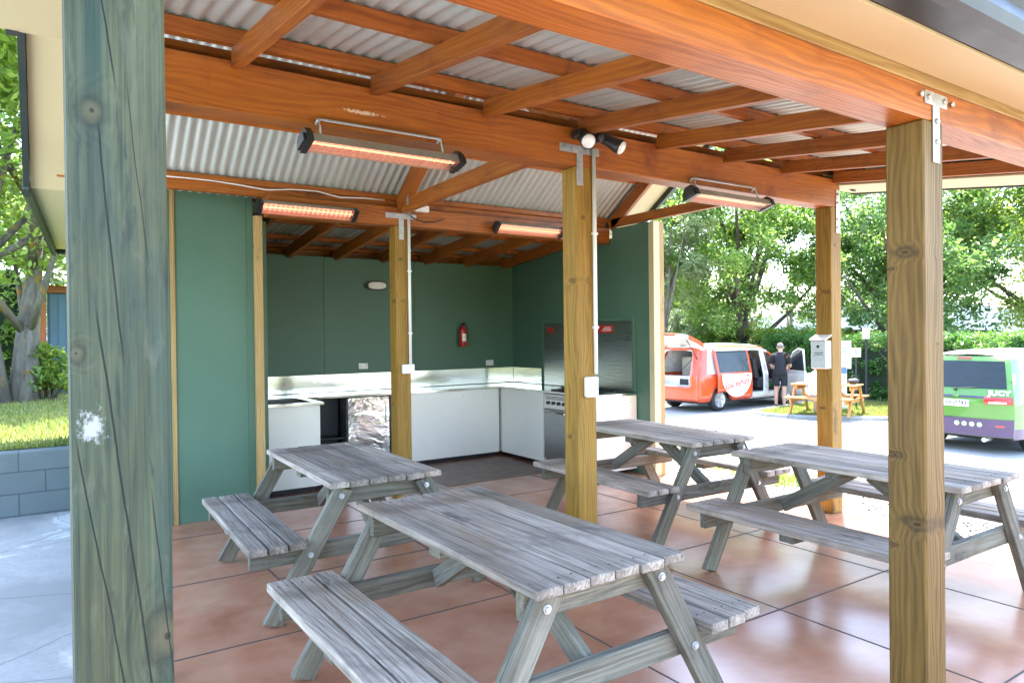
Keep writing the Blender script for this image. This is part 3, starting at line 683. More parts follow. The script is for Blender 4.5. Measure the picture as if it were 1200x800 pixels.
lbox(MB(),(1.785,7.105,.873),(2.285,7.745,.885),cx,cy).build('sink_basin',M['dark_void'],t)
t,cx,cy=counter('kitchen_counter','long white kitchen counter with steel worktop along the back wall of the kitchen',(2.38,7.70),(4.94,8.29))
for i,(xa,xb) in enumerate(((3.43,4.93),)): lbox(MB(),(xa,7.722,.05),(xb,7.74,.872),cx,cy).build('cabinet_panel',M['white_panel'],t)
lbox(MB(),(3.43,7.742,.05),(4.93,8.29,.872),cx,cy).build('cabinet',M['white_panel'],t)
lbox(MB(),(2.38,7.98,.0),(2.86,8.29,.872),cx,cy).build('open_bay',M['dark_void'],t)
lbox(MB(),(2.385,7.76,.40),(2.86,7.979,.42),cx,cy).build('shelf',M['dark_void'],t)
lbox(MB(),(2.382,7.70,.874),(4.932,8.29,.90),cx,cy).build('worktop',M['steel'],t)
lbox(MB(),(3.43,7.78,0),(4.93,8.28,.049),cx,cy).build('plinth',M['dark_void'],t)
b=MB(); 
for x in (3.62,3.87,4.4,4.7): b.cyl((x-cx,7.719-cy,.15),(0,1,0),.006,.006,8); b.cyl((x-cx,7.719-cy,.80),(0,1,0),.006,.006,8)
b.build('screws',M['galv'],t)
t=thing('fridge','small undercounter fridge with a dented mirror-like steel door','fridge',(3.135,8.0,0))
MB().box((-.26,-.255,.03),(.26,.27,.865),.004).build('cabinet',M['steel_dark'],t); d=MB().box((-.255,-.288,.06),(.255,-.256,.862),.006).build('door',M['steel_wavy'],t)
MB().box((.20,-.30,.55),(.215,-.289,.75),.003).build('handle',M['galv'],d)
t,cx,cy=counter('kitchen_counter','white kitchen counter with a hob against the right kitchen wall',(4.95,5.80),(5.54,8.29))
for (ya,yb) in ((6.78,7.69),): lbox(MB(),(4.952,ya,.05),(4.97,yb,.872),cx,cy).build('cabinet_panel',M['white_panel'],t)
lbox(MB(),(4.952,5.80,.05),(5.54,5.818,.872),cx,cy).build('end_panel',M['white_panel'],t)
lbox(MB(),(4.972,6.78,.05),(5.54,8.28,.872),cx,cy).build('cabinet',M['white_panel'],t)
lbox(MB(),(4.955,5.82,.05),(5.54,6.18,.872),cx,cy).build('cabinet',M['white_panel'],t)
lbox(MB(),(4.935,5.79,.874),(5.54,8.285,.90),cx,cy).build('worktop',M['steel'],t)
b=MB(); 
for z in (.12,.80):
    for x in (5.05,5.25,5.45): b.cyl((x-cx,5.797-cy,z),(0,1,0),.006,.006,8)
b.build('screws',M['galv'],t)
t=thing('oven','stainless built-in oven with a vented control panel under the right counter','oven',(5.24,6.48,0))
MB().box((-.26,-.29,.03),(.29,.29,.865),.004).build('cabinet',M['steel_dark'],t)
d=MB().box((-.285,-.285,.10),(-.261,.285,.68),.006).build('door',M['steel_dark'],t); MB().tube([(-.31,-.22,.65),(-.31,.22,.65)],.010,8).build('handle',M['steel'],d)
p=MB().box((-.283,-.285,.69),(-.261,.285,.862),.004).build('control_panel',M['steel'],t)
b=MB()
for y in (-.2,-.1,.0,.1,.2): b.cyl((-.292,y,.76),(1,0,0),.02,.018,14)
b.build('knobs',M['black_plastic'],p)
b=MB()
for k in range(3): b.box((-.287,-.24,.80+k*.016),(-.2832,.24,.806+k*.016),.001)
b.build('vent_slots',M['dark_void'],p)
t=thing('hob','black gas hob set into the steel top of the right counter','hob',(5.24,6.40,.9))
MB().box((-.23,-.30,.001),(.23,.30,.014),.003).build('hob_plate',M['black_plastic'],t)
for (x,y) in ((-.11,-.15),(.11,-.15),(-.11,.15),(.11,.15)):
    b=MB(); b.cyl((x,y,.022),(0,0,1),.045,.014,16); 
    for a in range(4): b.beam((x+.03*math.cos(a*1.571),y+.03*math.sin(a*1.571),.036),(x+.10*math.cos(a*1.571),y+.10*math.sin(a*1.571),.036),.008,.01,b=.001)
    b.build('burner',M['black_plastic'],t)
b=MB(); b.box((1.71,8.284,.905),(5.535,8.299,1.115),.002); tag(b.build('splashback',M['steel']),'low shiny steel splashback strip along the back kitchen wall','splashback')
b=MB(); b.box((5.536,7.60,.905),(5.549,8.28,1.115),.002); tag(b.build('splashback',M['steel']),'low steel splashback strip along the right kitchen wall','splashback')
t=thing('splashback','tall dull steel splashback framed in green behind the hob','splashback',(5.545,6.70,.905))
MB().box((-.012,-.845,0),(.0,.845,.80),.002).build('steel_panel',M['steel_dark'],t)
b=MB(); b.box((-.022,.847,-.0),(.004,.89,.845),.003); b.box((-.022,-.89,-.0),(.004,-.847,.845),.003); b.box((-.021,-.846,.803),(.004,.846,.845),.003); b.build('frame',M['green'],t)
def socket(x,z,label):
    t=thing('power_socket',label,'socket',(x,8.298,z)); p=MB().box((-.06,-.012,-.036),(.06,0,.036),.004).build('plate',M['white_plastic'],t)
    b=MB()
    for sx in (-.03,.03):
        b.box((sx-.012,-.0135,.0),(sx-.009,-.0122,.014),.0003); b.box((sx+.009,-.0135,.0),(sx+.012,-.0122,.014),.0003); b.box((sx-.0015,-.0135,-.018),(sx+.0015,-.0122,-.006),.0003)
    b.build('slots',M['decal_black'],p)
socket(3.30,1.20,'white double power socket on the back wall left of the front kitchen post')
socket(5.15,1.185,'white double power socket on the back wall near the right kitchen corner')
t=thing('bulkhead_light','oval bulkhead light with black rim on the green kitchen wall','wall light',(3.48,8.296,2.20))
def oval(w,h,y0,y1,mb):
    pts=[]
    for i in range(28):
        a=2*math.pi*i/28; c_,s_=math.cos(a),math.sin(a); pts.append((math.copysign(abs(c_)**.7,c_)*w,y0,math.copysign(abs(s_)**.8,s_)*h))
    mb.prism(pts,(0,y1-y0,0))
b=MB(); oval(.135,.06,-.045,0,b); b.build('rim',M['black_plastic'],t); b=MB(); oval(.118,.043,-.062,-.0455,b); b.build('cover',M['lamp_off'],t)
t=thing('fire_extinguisher','small red fire extinguisher hanging on the green back wall','fire extinguisher',(4.69,8.225,1.42))
b=MB(); b.lathe((0,0,0),(0,0,1),[(0,0),(.045,.0),(.05,.012),(.05,.215),(.044,.24),(.022,.262),(.018,.275)],22); b.build('cylinder',M['red_plastic'],t)
b=MB(); b.lathe((0,0,.275),(0,0,1),[(.018,0),(.02,.018),(.012,.02),(.012,.035),(0,.036)],14); b.beam((0,0,.30),(.0,-.07,.325),.018,.006); b.beam((0,0,.293),(0,-.065,.30),.016,.006); b.build('valve',M['black_plastic'],t)
MB().tube([(.015,0,.29),(.06,-.01,.28),(.066,-.01,.2),(.062,-.01,.1),(.058,-.012,.07)],.007,8).build('hose',M['black_plastic'],t)
b=MB()
for i in range(9):
    a0=-math.pi/2-.62+i*.138; a1=a0+.138; b._add([(.0508*math.cos(a0),.0508*math.sin(a0),.07),(.0508*math.cos(a1),.0508*math.sin(a1),.07),(.0508*math.cos(a1),.0508*math.sin(a1),.17),(.0508*math.cos(a0),.0508*math.sin(a0),.17)],[(0,1,2,3)],smooth=True)
b.build('label_sticker',M['decal_white'],t)
MB().box((-.02,.051,.02),(.02,.072,.24),.003).build('wall_bracket',M['galv'],t)
def dispenser(x,y,z,label):
    t=thing('soap_dispenser',label,'soap dispenser',(x,y,z)); MB().box((-.045,-.09,-.11),(.045,-.0,.11),.014).build('body',M['white_plastic'],t)
    b=MB(); b.cyl((0,-.092,.0),(0,1,0),.022,.006,16); b.build('window',M['interior_dark'],t); MB().box((-.03,-.10,-.10),(.03,-.091,-.06),.005).build('push_bar',M['white_plastic'],t)
dispenser(3.86,8.298,1.33,'white soap dispenser on the back wall just right of the front kitchen post')
t=thing('safety_sign','small red safety sign fixed above the steel splashback behind the post','sign',(5.530,6.30,1.62))
MB().box((-.006,-.13,-.045),(0,.13,.045),.002).build('plate',M['red_plastic'],t)
b=MB()
for k in range(3): b.box((-.0075,-.10,.018-k*.02),(-.0062,.02+.02*k,.026-k*.02),.0003)
b.build('lettering',M['decal_white'],t)
t=thing('safety_sign','small dark red sign on the right kitchen wall left of the central post','sign',(5.530,7.38,1.62))
MB().box((-.006,-.06,-.035),(0,.06,.035),.002).build('plate',M['red_plastic'],t)
# box on far post
t=thing('ash_bin','white metal cigarette bin with a round hole on the far right post','bin',(PX[2]-.005,YM+.075,1.37))
MB().box((-.085,-.075,-.13),(-.001,.065,.11),.006).build('bin_body',M['galv'],t)
MB().prism([(-.095,-.08,.111),(-.095,.07,.111),(-.002,.07,.15),(-.002,-.08,.15),(-.002,-.08,.111),(-.002,.07,.111)][:4],(0,0,.012)).build('lid',M['white_plastic'],t)
b=MB(); b.cyl((-.087,-.005,.06),(1,0,0),.013,.006,16); b.build('hole',M['decal_black'],t)
b=MB()
for z in (.005,-.012): b.box((-.0875,-.05,z),(-.0852,.03,z+.006),.0005)
b.build('lettering',M['decal_black'],t)

# ------------------------------------------------------------------ picnic tables (local: length along y)
def make_table(label,wt,wl,L=1.47,W=.69,group='weathered picnic tables under the shelter'):
    t=thing('picnic_table',label,'picnic table',(0,0,0),0,group); ZT=.745; hl=L/2
    b=MB(); n=6; pw=W/n
    for i in range(n):
        x=-W/2+pw*(i+.5); d1,d2=random.uniform(-.007,.007),random.uniform(-.007,.007); dz=random.uniform(-.0015,.0015)
        b.obox((x,(d1+d2)/2,ZT-.0165+dz),[V((0,1,0)),V((-1,random.uniform(-.002,.002),random.uniform(-.012,.012))).normalized(),V((0,0,1))],[hl+(d1-d2)/2,pw/2-.003,.0165],.004)
    for sy in (-1,1):
        for i in range(n):
            for dx in (-.03,.03): b.cyl((-W/2+pw*(i+.5)+dx,sy*(hl-.075)+random.uniform(-.006,.006),ZT+.0008),(0,0,1),.004,.002,6,mi=1)
    b.build('tabletop',[M[wt],M['decal_black']],t)
    for sx in (-1,1):
        b=MB()
        for k in range(3):
            xc=sx*(.472+.0475+k*.107); d=random.uniform(-.01,.01)
            b.obox((xc,d,.45-.02),[V((0,1,0)),V((-1,0,random.uniform(-.02,.02))).normalized(),V((0,0,1))],[hl,.0475,.02],.004)
            for sy in (-1,1):
                for dx in (-.02,.02): b.cyl((xc+dx,sy*(hl-.09),.4508),(0,0,1),.004,.002,6,mi=1)
        b.build('bench_seat',[M[wt],M['decal_black']],t)
        b=MB(); b.box((sx*.5-.0,-.045,.365) if sx>0 else (-.76,-.045,.365),(.76,.045,.409) if sx>0 else (-.5,.045,.409),.003); b.build('bench_cleat',M[wl],t)
    MB().box((-W/2+.03,-.045,ZT-.079),(W/2-.03,.045,ZT-.034),.003).build('table_cleat',M[wl],t)
    for sy in (-1,1):
        yl=sy*(hl-.075); yc=sy*(hl-.122)
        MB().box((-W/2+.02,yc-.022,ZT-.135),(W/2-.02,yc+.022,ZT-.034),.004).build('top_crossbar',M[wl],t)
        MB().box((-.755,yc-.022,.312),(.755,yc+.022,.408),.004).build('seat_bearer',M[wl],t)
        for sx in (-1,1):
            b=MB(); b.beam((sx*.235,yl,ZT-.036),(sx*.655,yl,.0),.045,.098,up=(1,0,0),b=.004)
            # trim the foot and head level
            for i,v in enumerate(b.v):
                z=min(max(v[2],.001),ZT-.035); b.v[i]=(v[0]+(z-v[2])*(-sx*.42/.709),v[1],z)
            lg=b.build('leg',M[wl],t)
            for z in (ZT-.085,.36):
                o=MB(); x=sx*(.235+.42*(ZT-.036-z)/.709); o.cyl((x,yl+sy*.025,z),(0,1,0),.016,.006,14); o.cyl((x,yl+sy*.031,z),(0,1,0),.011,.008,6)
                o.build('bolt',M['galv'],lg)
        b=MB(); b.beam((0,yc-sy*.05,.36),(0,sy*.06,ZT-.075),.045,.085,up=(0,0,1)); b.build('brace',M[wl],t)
    return t
tF=make_table('nearest weathered grey picnic table, in the foreground left of the central post','grey','grey_leg')
tF.location=(1.61,2.53,0); tF.rotation_euler[2]=R(.6)
dup(tF,(1.665,4.51,0),R(-1.2),'weathered grey picnic table standing by the green wall and white sink counter',True)
dup(tF,(4.31,4.27,0),R(-2.2),'weathered grey picnic table just right of the central post, next to the kitchen end wall',True)
dup(tF,(4.235,2.44,0),R(-.6),'weathered grey picnic table behind the front right post, near the open side',True)
dx,dy=.80,-1.35; ang=math.atan2(dy,dx)
t5=make_table('orange timber picnic table out on the grass island by the hedge','warm','warm',1.5,.7,None)
t5.location=(15.95,10.05,GZ+.07); t5.rotation_euler[2]=R(15)
t=thing('bag','dark grey bag lying on the orange picnic table','bag',(16.25,9.55,GZ+.07+.747))
b=MB(); b.ball((0,0,.07),(.17,.12,.075),8); b.build('bag_body',M['interior_dark'],t); MB().tube([(-.1,0,.12),(-.05,0,.2),(.05,0,.2),(.1,0,.12)],.01,6).build('strap',M['black_plastic'],t)

# ------------------------------------------------------------------ left background
b=MB(); b.box((-9,7.66,-.1),(.22,7.855,.565),.008); tag(b.build('block_wall',M['block']),'low grey-blue painted concrete block wall edging the lawn','wall')
t=thing('garden_shed','blue clad garden shed with red brown timber frame and pale roof beyond the lawn','shed',(1.4,15.6,.55))
b=MB(); b.box((-1.33,0,0),(1.6,3,1.9),.004)
for i in range(20): b.box((-1.30+i*.145,-.012,.02),(-1.30+i*.145+.10,.001,1.88),.004)
b.build('wall',M['blue_clad'],t)
for x in (-1.48,1.6): MB().box((x,-.06,0),(x+.13,.1,1.9),.004).build('corner_post',M['rust_timber'],t)
MB().box((-1.62,-.08,1.901),(1.8,.1,2.04),.004).build('fascia_board',M['rust_timber'],t)
b=MB(); b.prism([(-1.75,-.3,2.06),(1.95,-.3,2.06),(1.95,3.3,2.62),(-1.75,3.3,2.62)],(0,0,.05)); b.build('roof',M['roof_pale'],t)

# ------------------------------------------------------------------ trees
def leafcloud(cent,rad,per,size,flat=.75,up=.35):
    """cent (n,3), rad (n,), leaves per cluster"""
    n=len(cent); N=n*per; c=np.repeat(cent,per,0); r=np.repeat(rad,per)
    d=RNG.normal(size=(N,3)); d/=np.linalg.norm(d,axis=1)[:,None]; p=c+d*(r*RNG.random(N)**.45)[:,None]*np.array([1,1,flat])
    nr=RNG.normal(size=(N,3)); nr[:,2]=np.abs(nr[:,2])+up; nr/=np.linalg.norm(nr,axis=1)[:,None]
    a=np.cross(nr,RNG.normal(size=(N,3))); a/=np.linalg.norm(a,axis=1)[:,None]; bb=np.cross(nr,a)
    s=size*RNG.uniform(.6,1.35,N)[:,None]
    v=np.stack([p-a*s,p+bb*s*.42-nr*s*.12,p+a*s,p-bb*s*.42-nr*s*.12],1).reshape(-1,3)
    f=np.arange(4*N).reshape(-1,4)
    crv=np.repeat(RNG.random(n),per); rv=np.clip(.45*crv+.55*RNG.random(N),0,1)
    return v,f,np.repeat(rv,4)
def tree(label,loc,h,cr,th,tr,ncl,per,leafsize,lm,bm='bark',cz=None,name='tree',group=None,seed=1,clr=.55,trunks=1,lean=0,limbs=12,low=.0):
    global RNG
    RNG=np.random.default_rng(seed); random.seed(seed)
    t=thing(name,label,'tree',loc,0,group); b=MB(); zc=th+(h-th)*.5; rz=(h-th)*.5
    dirs=RNG.normal(size=(ncl,3)); dirs/=np.linalg.norm(dirs,axis=1)[:,None]; rad=RNG.random(ncl)**.4
    # lumpy outline: a few big lobes
    lob=RNG.normal(size=(9,3)); lob/=np.linalg.norm(lob,axis=1)[:,None]; sc_=.72+.34*np.max(np.clip(dirs@lob.T,0,1)**3,axis=1)
    cent=dirs*(rad*sc_)[:,None]*np.array([cr,cr,rz])+np.array([lean,0,zc])
    keep=cent[:,2]>low; cent=cent[keep]; cr_=clr*RNG.uniform(.6,1.3,len(cent))
    v,f,rv=leafcloud(cent,cr_,per,leafsize)
    tops=[]
    for k in range(trunks):
        a=random.uniform(0,6.28); o=(0 if trunks==1 else .22); bx,by=o*math.cos(a+k*2.2),o*math.sin(a+k*2.2)
        top=V((bx*5+lean*.7,by*5,h*.72)); pts=[V((bx,by,-.15))]
        for i in range(1,7):
            u=i/6; pts.append(V((bx,by,0)).lerp(top,u)+V((random.uniform(-1,1),random.uniform(-1,1),0))*.10*tr*5*u)
        rs=[tr*1.35,tr*1.05]+[tr*(1-.80*i/6) for i in range(2,7)]; b.tube(pts,rs,12,rv=.5); tops.append(pts)
    idx=RNG.permutation(len(cent))[:limbs]
    for i in idx:
        pts=tops[i%trunks]; e=V(cent[i]); k=max(1,min(5,int((e.z*.62/h)*7))); s=pts[k]; mid=s.lerp(e,.5)+V((0,0,-.15*cr*.3+random.uniform(-.1,.3)))
        b.tube([s,s.lerp(mid,.6),mid,mid.lerp(e,.55),e],[tr*.42,tr*.34,tr*.25,tr*.15,tr*.05],7,rv=.5)
    b.build('trunk',M[bm],t); raw_mesh('crown',v,f,rv,M[lm],t); return t
# left: lichen covered tree by the shed
tL=tree('tall tree with pale lichen covered forked trunk on the raised lawn','', 9,3.6,2.2,.24,0,0,0,'leaf_light') if False else None
tree('tall lime green tree with pale lichen covered forked trunk beside the blue shed',(-.42,13.9,.55),9.0,3.6,1.7,.165,260,150,.085,'leaf_light','bark_pale',seed=11,clr=.62,trunks=2,limbs=16,low=1.75)
def shrub(label,loc,rx,ry,h,ncl,per,ls,lm,name='shrub',cat='shrub',seed=1,clr=.25,group=None,box=False):
    global RNG
    RNG=np.random.default_rng(seed); random.seed(seed)
    t=thing(name,label,cat,loc,0,group)
    if box:
        c=RNG.uniform(-1,1,(ncl,3)); ax=RNG.integers(0,3,ncl); 
        for i in range(ncl):
            if RNG.random()<.8: c[i,ax[i]]=np.sign(c[i,ax[i]])*RNG.uniform(.86,1.0)
        cent=np.stack([c[:,0]*rx,c[:,1]*ry,(c[:,2]+1)/2*h],1)
    else:
        d=RNG.normal(size=(ncl,3)); d/=np.linalg.norm(d,axis=1)[:,None]; cent=d*(RNG.random(ncl)**.4)[:,None]*np.array([rx,ry,h*.5])+np.array([0,0,h*.52])
    v,f,rv=leafcloud(cent,clr*RNG.uniform(.6,1.3,len(cent)),per,ls); 
    b=MB()
    for i in range(7):
        e=cent[RNG.integers(len(cent))]; b.tube([(e[0]*.2,e[1]*.2,-.1),(e[0]*.6,e[1]*.6,e[2]*.5),tuple(e)],[.035,.022,.008],6)
    b.build('stems',M['bark'],t); raw_mesh('foliage',v,f,rv,M[lm],t)
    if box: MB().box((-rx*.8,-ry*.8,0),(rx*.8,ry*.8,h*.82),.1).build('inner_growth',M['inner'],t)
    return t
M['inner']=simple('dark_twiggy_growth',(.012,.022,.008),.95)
shrub('small yellow-green shrub at the foot of the pale tree trunk',(.02,14.3,.55),.42,.4,1.0,60,60,.05,'leaf_light',seed=5,clr=.16)
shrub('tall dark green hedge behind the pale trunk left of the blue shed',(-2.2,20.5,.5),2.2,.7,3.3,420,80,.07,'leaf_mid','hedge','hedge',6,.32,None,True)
tree('dark leafy tree behind the blue shed roof',(1.6,24.5,.5),8.5,3.6,1.5,.2,150,130,.13,'leaf_mid',seed=12,clr=.8)
tree('pale green tree far left behind the hedge',(-4.6,26,.5),10,4.0,1.5,.22,170,130,.13,'leaf_light',seed=13,clr=.85)
# right
tree('large dense green tree behind the orange van, left of the far post',(22.4,17.6,GZ),10.5,4.4,1.3,.26,250,230,.088,'leaf_mid',seed=21,clr=.68,limbs=18,low=1.2)
tree('dark green tree behind the hedge, between far post and front right post',(25.0,12.9,GZ),9.8,4.1,.7,.24,215,220,.088,'leaf_dark',seed=22,clr=.68,limbs=18,low=1.1)
tree('bright lime green tree at the right edge above the green van',(26.6,9.0,GZ),9.5,3.7,1.9,.22,150,220,.088,'leaf_light',seed=23,clr=.66,limbs=16,low=1.9)
tree('greyish drooping tree with slim pale trunks beside the kitchen end wall',(18.6,18.4,GZ),9.0,2.4,2.2,.13,75,190,.09,'leaf_grey','bark_pale',seed=24,clr=.6,trunks=2,limbs=12,low=2.6)
tree('dark tree further back between the hedge trees',(32.0,17.0,GZ),9,3.4,1.6,.26,70,150,.13,'leaf_dark',seed=25,clr=.95,low=1.6)
tree('mid green tree far back behind the orange van tailgate',(27.5,27.5,GZ),6.5,3.6,1.0,.22,120,130,.16,'leaf_mid',seed=26,clr=.95,low=1.2)
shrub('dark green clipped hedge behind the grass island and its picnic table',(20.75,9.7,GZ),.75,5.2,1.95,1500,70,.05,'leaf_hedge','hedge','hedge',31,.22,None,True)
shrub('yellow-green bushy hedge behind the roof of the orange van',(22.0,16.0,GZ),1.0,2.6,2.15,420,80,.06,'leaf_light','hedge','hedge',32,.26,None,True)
shrub('reddish leaved bush behind the orange van',(24.2,20.0,GZ),1.3,1.3,3.2,110,90,.08,'leaf_red',seed=33,clr=.35)
shrub('grey-green rounded bush behind the open tailgate',(22.0,20.3,GZ),1.7,1.7,3.1,170,90,.08,'leaf_grey',seed=34,clr=.38)
shrub('low green bush beside the kitchen end wall behind the van',(17.2,17.6,GZ),1.0,1.0,2.2,110,90,.07,'leaf_mid',seed=35,clr=.3)

# ------------------------------------------------------------------ vans (local: x forward from rear bumper, y left, z up)
W=.89
def topz(x):
    P=[(0,1.70),(.3,1.745),(.8,1.77),(2.0,1.775),(2.7,1.74),(3.05,1.66),(3.45,1.42),(3.85,1.16),(4.05,1.06),(4.35,.97),(4.55,.86),(4.68,.70),(4.72,.55)]
    for (a,b_),(c,d) in zip(P[:-1],P[1:]):
        if x<=c: return b_+(d-b_)*(x-a)/(c-a)
    return P[-1][1]
def belt(x): return min(1.0-.02*max(0,x-1),topz(x)-.05)
XW=(.82,3.66); RA=.365
def zbot(x):
    z=.27
    for w in XW:
        if abs(x-w)<RA: z=max(z,.31+math.sqrt(RA*RA-(x-w)**2))
    return z
def narrow(x):   # plan taper
    k=1.0
    if x<.35: k-=.05*((.35-x)/.35)**2
    if x>3.6: k-=.16*((x-3.6)/1.1)**2
    return k
ROWS=[0,.25,.5,.75,1,1.01,1.15,1.4,1.65,1.9,2,2.2,2.45,2.7,3]
def bodypt(x,s,side):
    zb,zl,zt_=zbot(x),belt(x),topz(x); k=narrow(x)
    if s<=1: z=zb+(zl-zb)*s; y=W*(.965+.035*math.sin(math.pi*min(1,max(0,(z-.15)/.95))))
    elif s<=2:
        u=s-1; z=zl+(zt_-.09-zl)*u; y=W*(.975-.165*u-.02*u*u)
    else:
        u=s-2; y0=W*.79; y=y0*math.cos(u*math.pi/2)**.8 if u<1 else 0; z=zt_-.09+.09*math.sin(u*math.pi/2)+.03*u
    rake=max(0,(z-.95)/.8)*.34*max(0,1-x/1.1)
    return V((x+rake,side*y*k,z))
XS=sorted(set([0,.1,.2,.3,.4,.46,.5,.56,.6,.64,.7,.76,.82,.88,.94,1.0,1.06,1.12,1.18,1.3,1.5,1.7,1.9,2.05,2.2,2.35,2.5,2.65,2.72,2.8,2.85,3.0,3.15,3.3,3.36,3.42,3.48,3.54,3.6,3.66,3.72,3.78,3.84,3.9,3.96,4.02,4.1,4.2,4.3,4.4,4.5,4.6,4.68,4.72]))
def halfw(z,x=0):
    lo,hi=0,3
    for _ in range(30):
        m=(lo+hi)/2
        if bodypt(x,m,1).z<z: lo=m
        else: hi=m
    return bodypt(x,lo,1)
def rearpt(u,z):     # u -1..1
    p=halfw(z); return V((p.x-.11*(1-u*u*u*u),p.y*u,z))
def van_shell(matfn,mats,parent,skip=None,name='body'):
    b=MB()
    for side in (1,-1):
        for i in range(len(XS)-1):
            for j in range(len(ROWS)-1):
                xm,sm=(XS[i]+XS[i+1])/2,(ROWS[j]+ROWS[j+1])/2
                if skip and skip(xm,sm,side): continue
                q=[bodypt(XS[i],ROWS[j],side),bodypt(XS[i+1],ROWS[j],side),bodypt(XS[i+1],ROWS[j+1],side),bodypt(XS[i],ROWS[j+1],side)]
                if side>0: q=q[::-1]
                b._add(q,[(0,1,2,3)],smooth=True,mi=matfn(xm,sm,side))
    return b
def merge(o,d=.0005):
    import bmesh
    bm=bmesh.new(); bm.from_mesh(o.data); bmesh.ops.remove_doubles(bm,verts=bm.verts,dist=d); bm.to_mesh(o.data); bm.free(); return o
def patch(mb,xs,ss,side,off,mi=0):
    """panel lying on the body surface, proud by off"""
    def f(x,s):
        p=bodypt(x,s,side); e=.01
        a=bodypt(x+e,s,side)-p; c=bodypt(x,min(3,s+e),side)-p; n=a.cross(c)*side; n=-n if n.y*side<0 and abs(n.y)>.01 else n
        n.normalize()
        if n.z<-.3: n=-n
        return p+n*off
    mb.grid(f,xs,ss,mi,True,None,side>0)
def wheel(parent,x,y,sgn):
    w=MB(); w.lathe((x,y,.31),(0,sgn,0),[(.20,-.10),(.285,-.10),(.31,-.075),(.312,.06),(.29,.085),(.215,.085)],28); t=w.build('wheel',M['tyre'],parent)
    w=MB(); w.lathe((x,y,.31),(0,sgn,0),[(.215,.083),(.205,.07),(.19,.04),(.05,.055),(.0,.06)],28)
    for k in range(6):
        a=k*math.pi/3; w.beam((x+.04*math.cos(a),y+sgn*.062,.31+.04*math.sin(a)),(x+.19*math.cos(a),y+sgn*.066,.31+.19*math.sin(a)),.03,.05,up=(0,1,0))
    w.build('rim',M['alloy'],t)
def underbody(t):
    MB().box((.25,-.72,.2),(4.5,.72,.34),.03).build('underbody',M['interior_dark'],t)
    for x in XW:
        for s in (1,-1): wheel(t,x,s*.77,s)
def base_rows(z0,z1,n): return [z0+(z1-z0)*i/n for i in range(n+1)]
US=[-1+i/8 for i in range(17)]
# -- green van (rear towards the camera)
vg=thing('parked_van','lime green and purple camper van parked with its rear to the shelter','van',(13.25,5.86,GZ),R(-1))
def gm(x,s,side): return 1 if (s<.25) else (2 if s>2.2 and x<2.9 else (3 if s>2 and x>2.85 and x<3.95 else 0))
o=van_shell(gm,None,vg); 
zz=base_rows(.30,1.685,22)
o.grid(rearpt,US,zz,0,True,None,False)
body=o.build('body',[M['green_paint'],M['purple_paint'],M['pale_roof_tone'],M['glass']],vg); merge(body)
for side in (1,-1):
    for (xa,xb) in ((.28,.95),(1.02,1.95),(2.05,2.75)):
        b=MB(); patch(b,[xa+(xb-xa)*i/6 for i in range(7)],[1.06+.88*i/6 for i in range(7)],side,.006); b.build('side_window',M['glass'],vg)
def rpatch(name,u0,u1,z0,z1,off,mat,parent,n=8,nz=4,shape=None):
    b=MB(); 
    def f(u,z):
        p=rearpt(u,z); return p+V((-off,0,off*.3))
    us=[u0+(u1-u0)*i/n for i in range(n+1)]; zs=[z0+(z1-z0)*i/nz for i in range(nz+1)]
    b.grid(f,us,zs,0,True,None,False)
    # rim so that the panel has thickness
    def rim(a,c):
        b._add([f(*a),f(*c),f(*c)+V((off,0,0)),f(*a)+V((off,0,0))],[(0,1,2,3)])
    rim((u0,z0),(u1,z0)); rim((u0,z1),(u1,z1)); 
    for i in range(nz): rim((u0,zs[i]),(u0,zs[i+1])); rim((u1,zs[i]),(u1,zs[i+1]))
    return b.build(name,mat if isinstance(mat,(list,tuple)) else M[mat],parent)
rw=rpatch('rear_window',-.9,.9,1.13,1.60,.008,'glass',vg,12,8)
b=MB(); b.beam(rearpt(.05,1.12)+V((-.03,0,0)),rearpt(-.35,1.15)+V((-.03,0,0)),.012,.012); b.cyl(rearpt(.05,1.10)+V((-.02,0,0)),(1,0,0),.022,.04,12); b.build('wiper',M['black_plastic'],rw)
rpatch('high_brake_lamp',-.18,.18,1.635,1.665,.012,'red_lens',vg,4,1)
for s in (1,-1):
    tl=rpatch('tail_light',min(s*.52,s*.985),max(s*.52,s*.985),.865,.985,.018,'red_lens',vg,8,4)
    rpatch('reversing_lens',min(s*.60,s*.9),max(s*.60,s*.9),.875,.905,.024,'clear_lens',tl,4,1)
    rpatch('bumper_reflector',min(s*.72,s*.86),max(s*.72,s*.86),.47,.50,.03,'red_lens',vg,3,1)
rpatch('garnish_strip',-.5,.5,.965,.995,.012,'purple_paint',vg,6,1)
rpatch('bumper',-1.0,1.0,.30,.60,.022,'purple_paint',vg,16,6)
pl=rpatch('number_plate',-.24,.24,.80,.92,.014,'decal_white',vg,2,1)
def rear_text(name,body,u,z,size,mat,parent,off,sx=1,bold=0,shear=0):
    p=rearpt(u,z)+V((-off,0,off*.25)); up=(rearpt(u,z+.03)-rearpt(u,z-.03)).normalized(); rt=(rearpt(u-.05,z)-rearpt(u+.05,z)).normalized(); n=rt.cross(up)
    return text(name,body,size,M[mat],parent,frame(p,rt,up,n),.001,shear,sx,bold)
rear_text('plate_lettering','GGY743',0,.86,.098,'decal_black',pl,.017,.95,.002)
rear_text('logo_lettering','JUCY',-.78,1.055,.118,'decal_white',vg,.012,1.15,.006)
b=MB()
for u in (-.02,-.16,-.30,-.44):
    p=rearpt(u,.505)+V((-.027,0,.0)); b.cyl(p,(1,0,0),.040,.004,16)
b.build('round_icons',M['decal_lime'],vg)
b=MB(); b.cyl((.02,-.42,.24),(1,0,0),.04,.22,16); b.build('exhaust_pipe',M['galv'],vg)
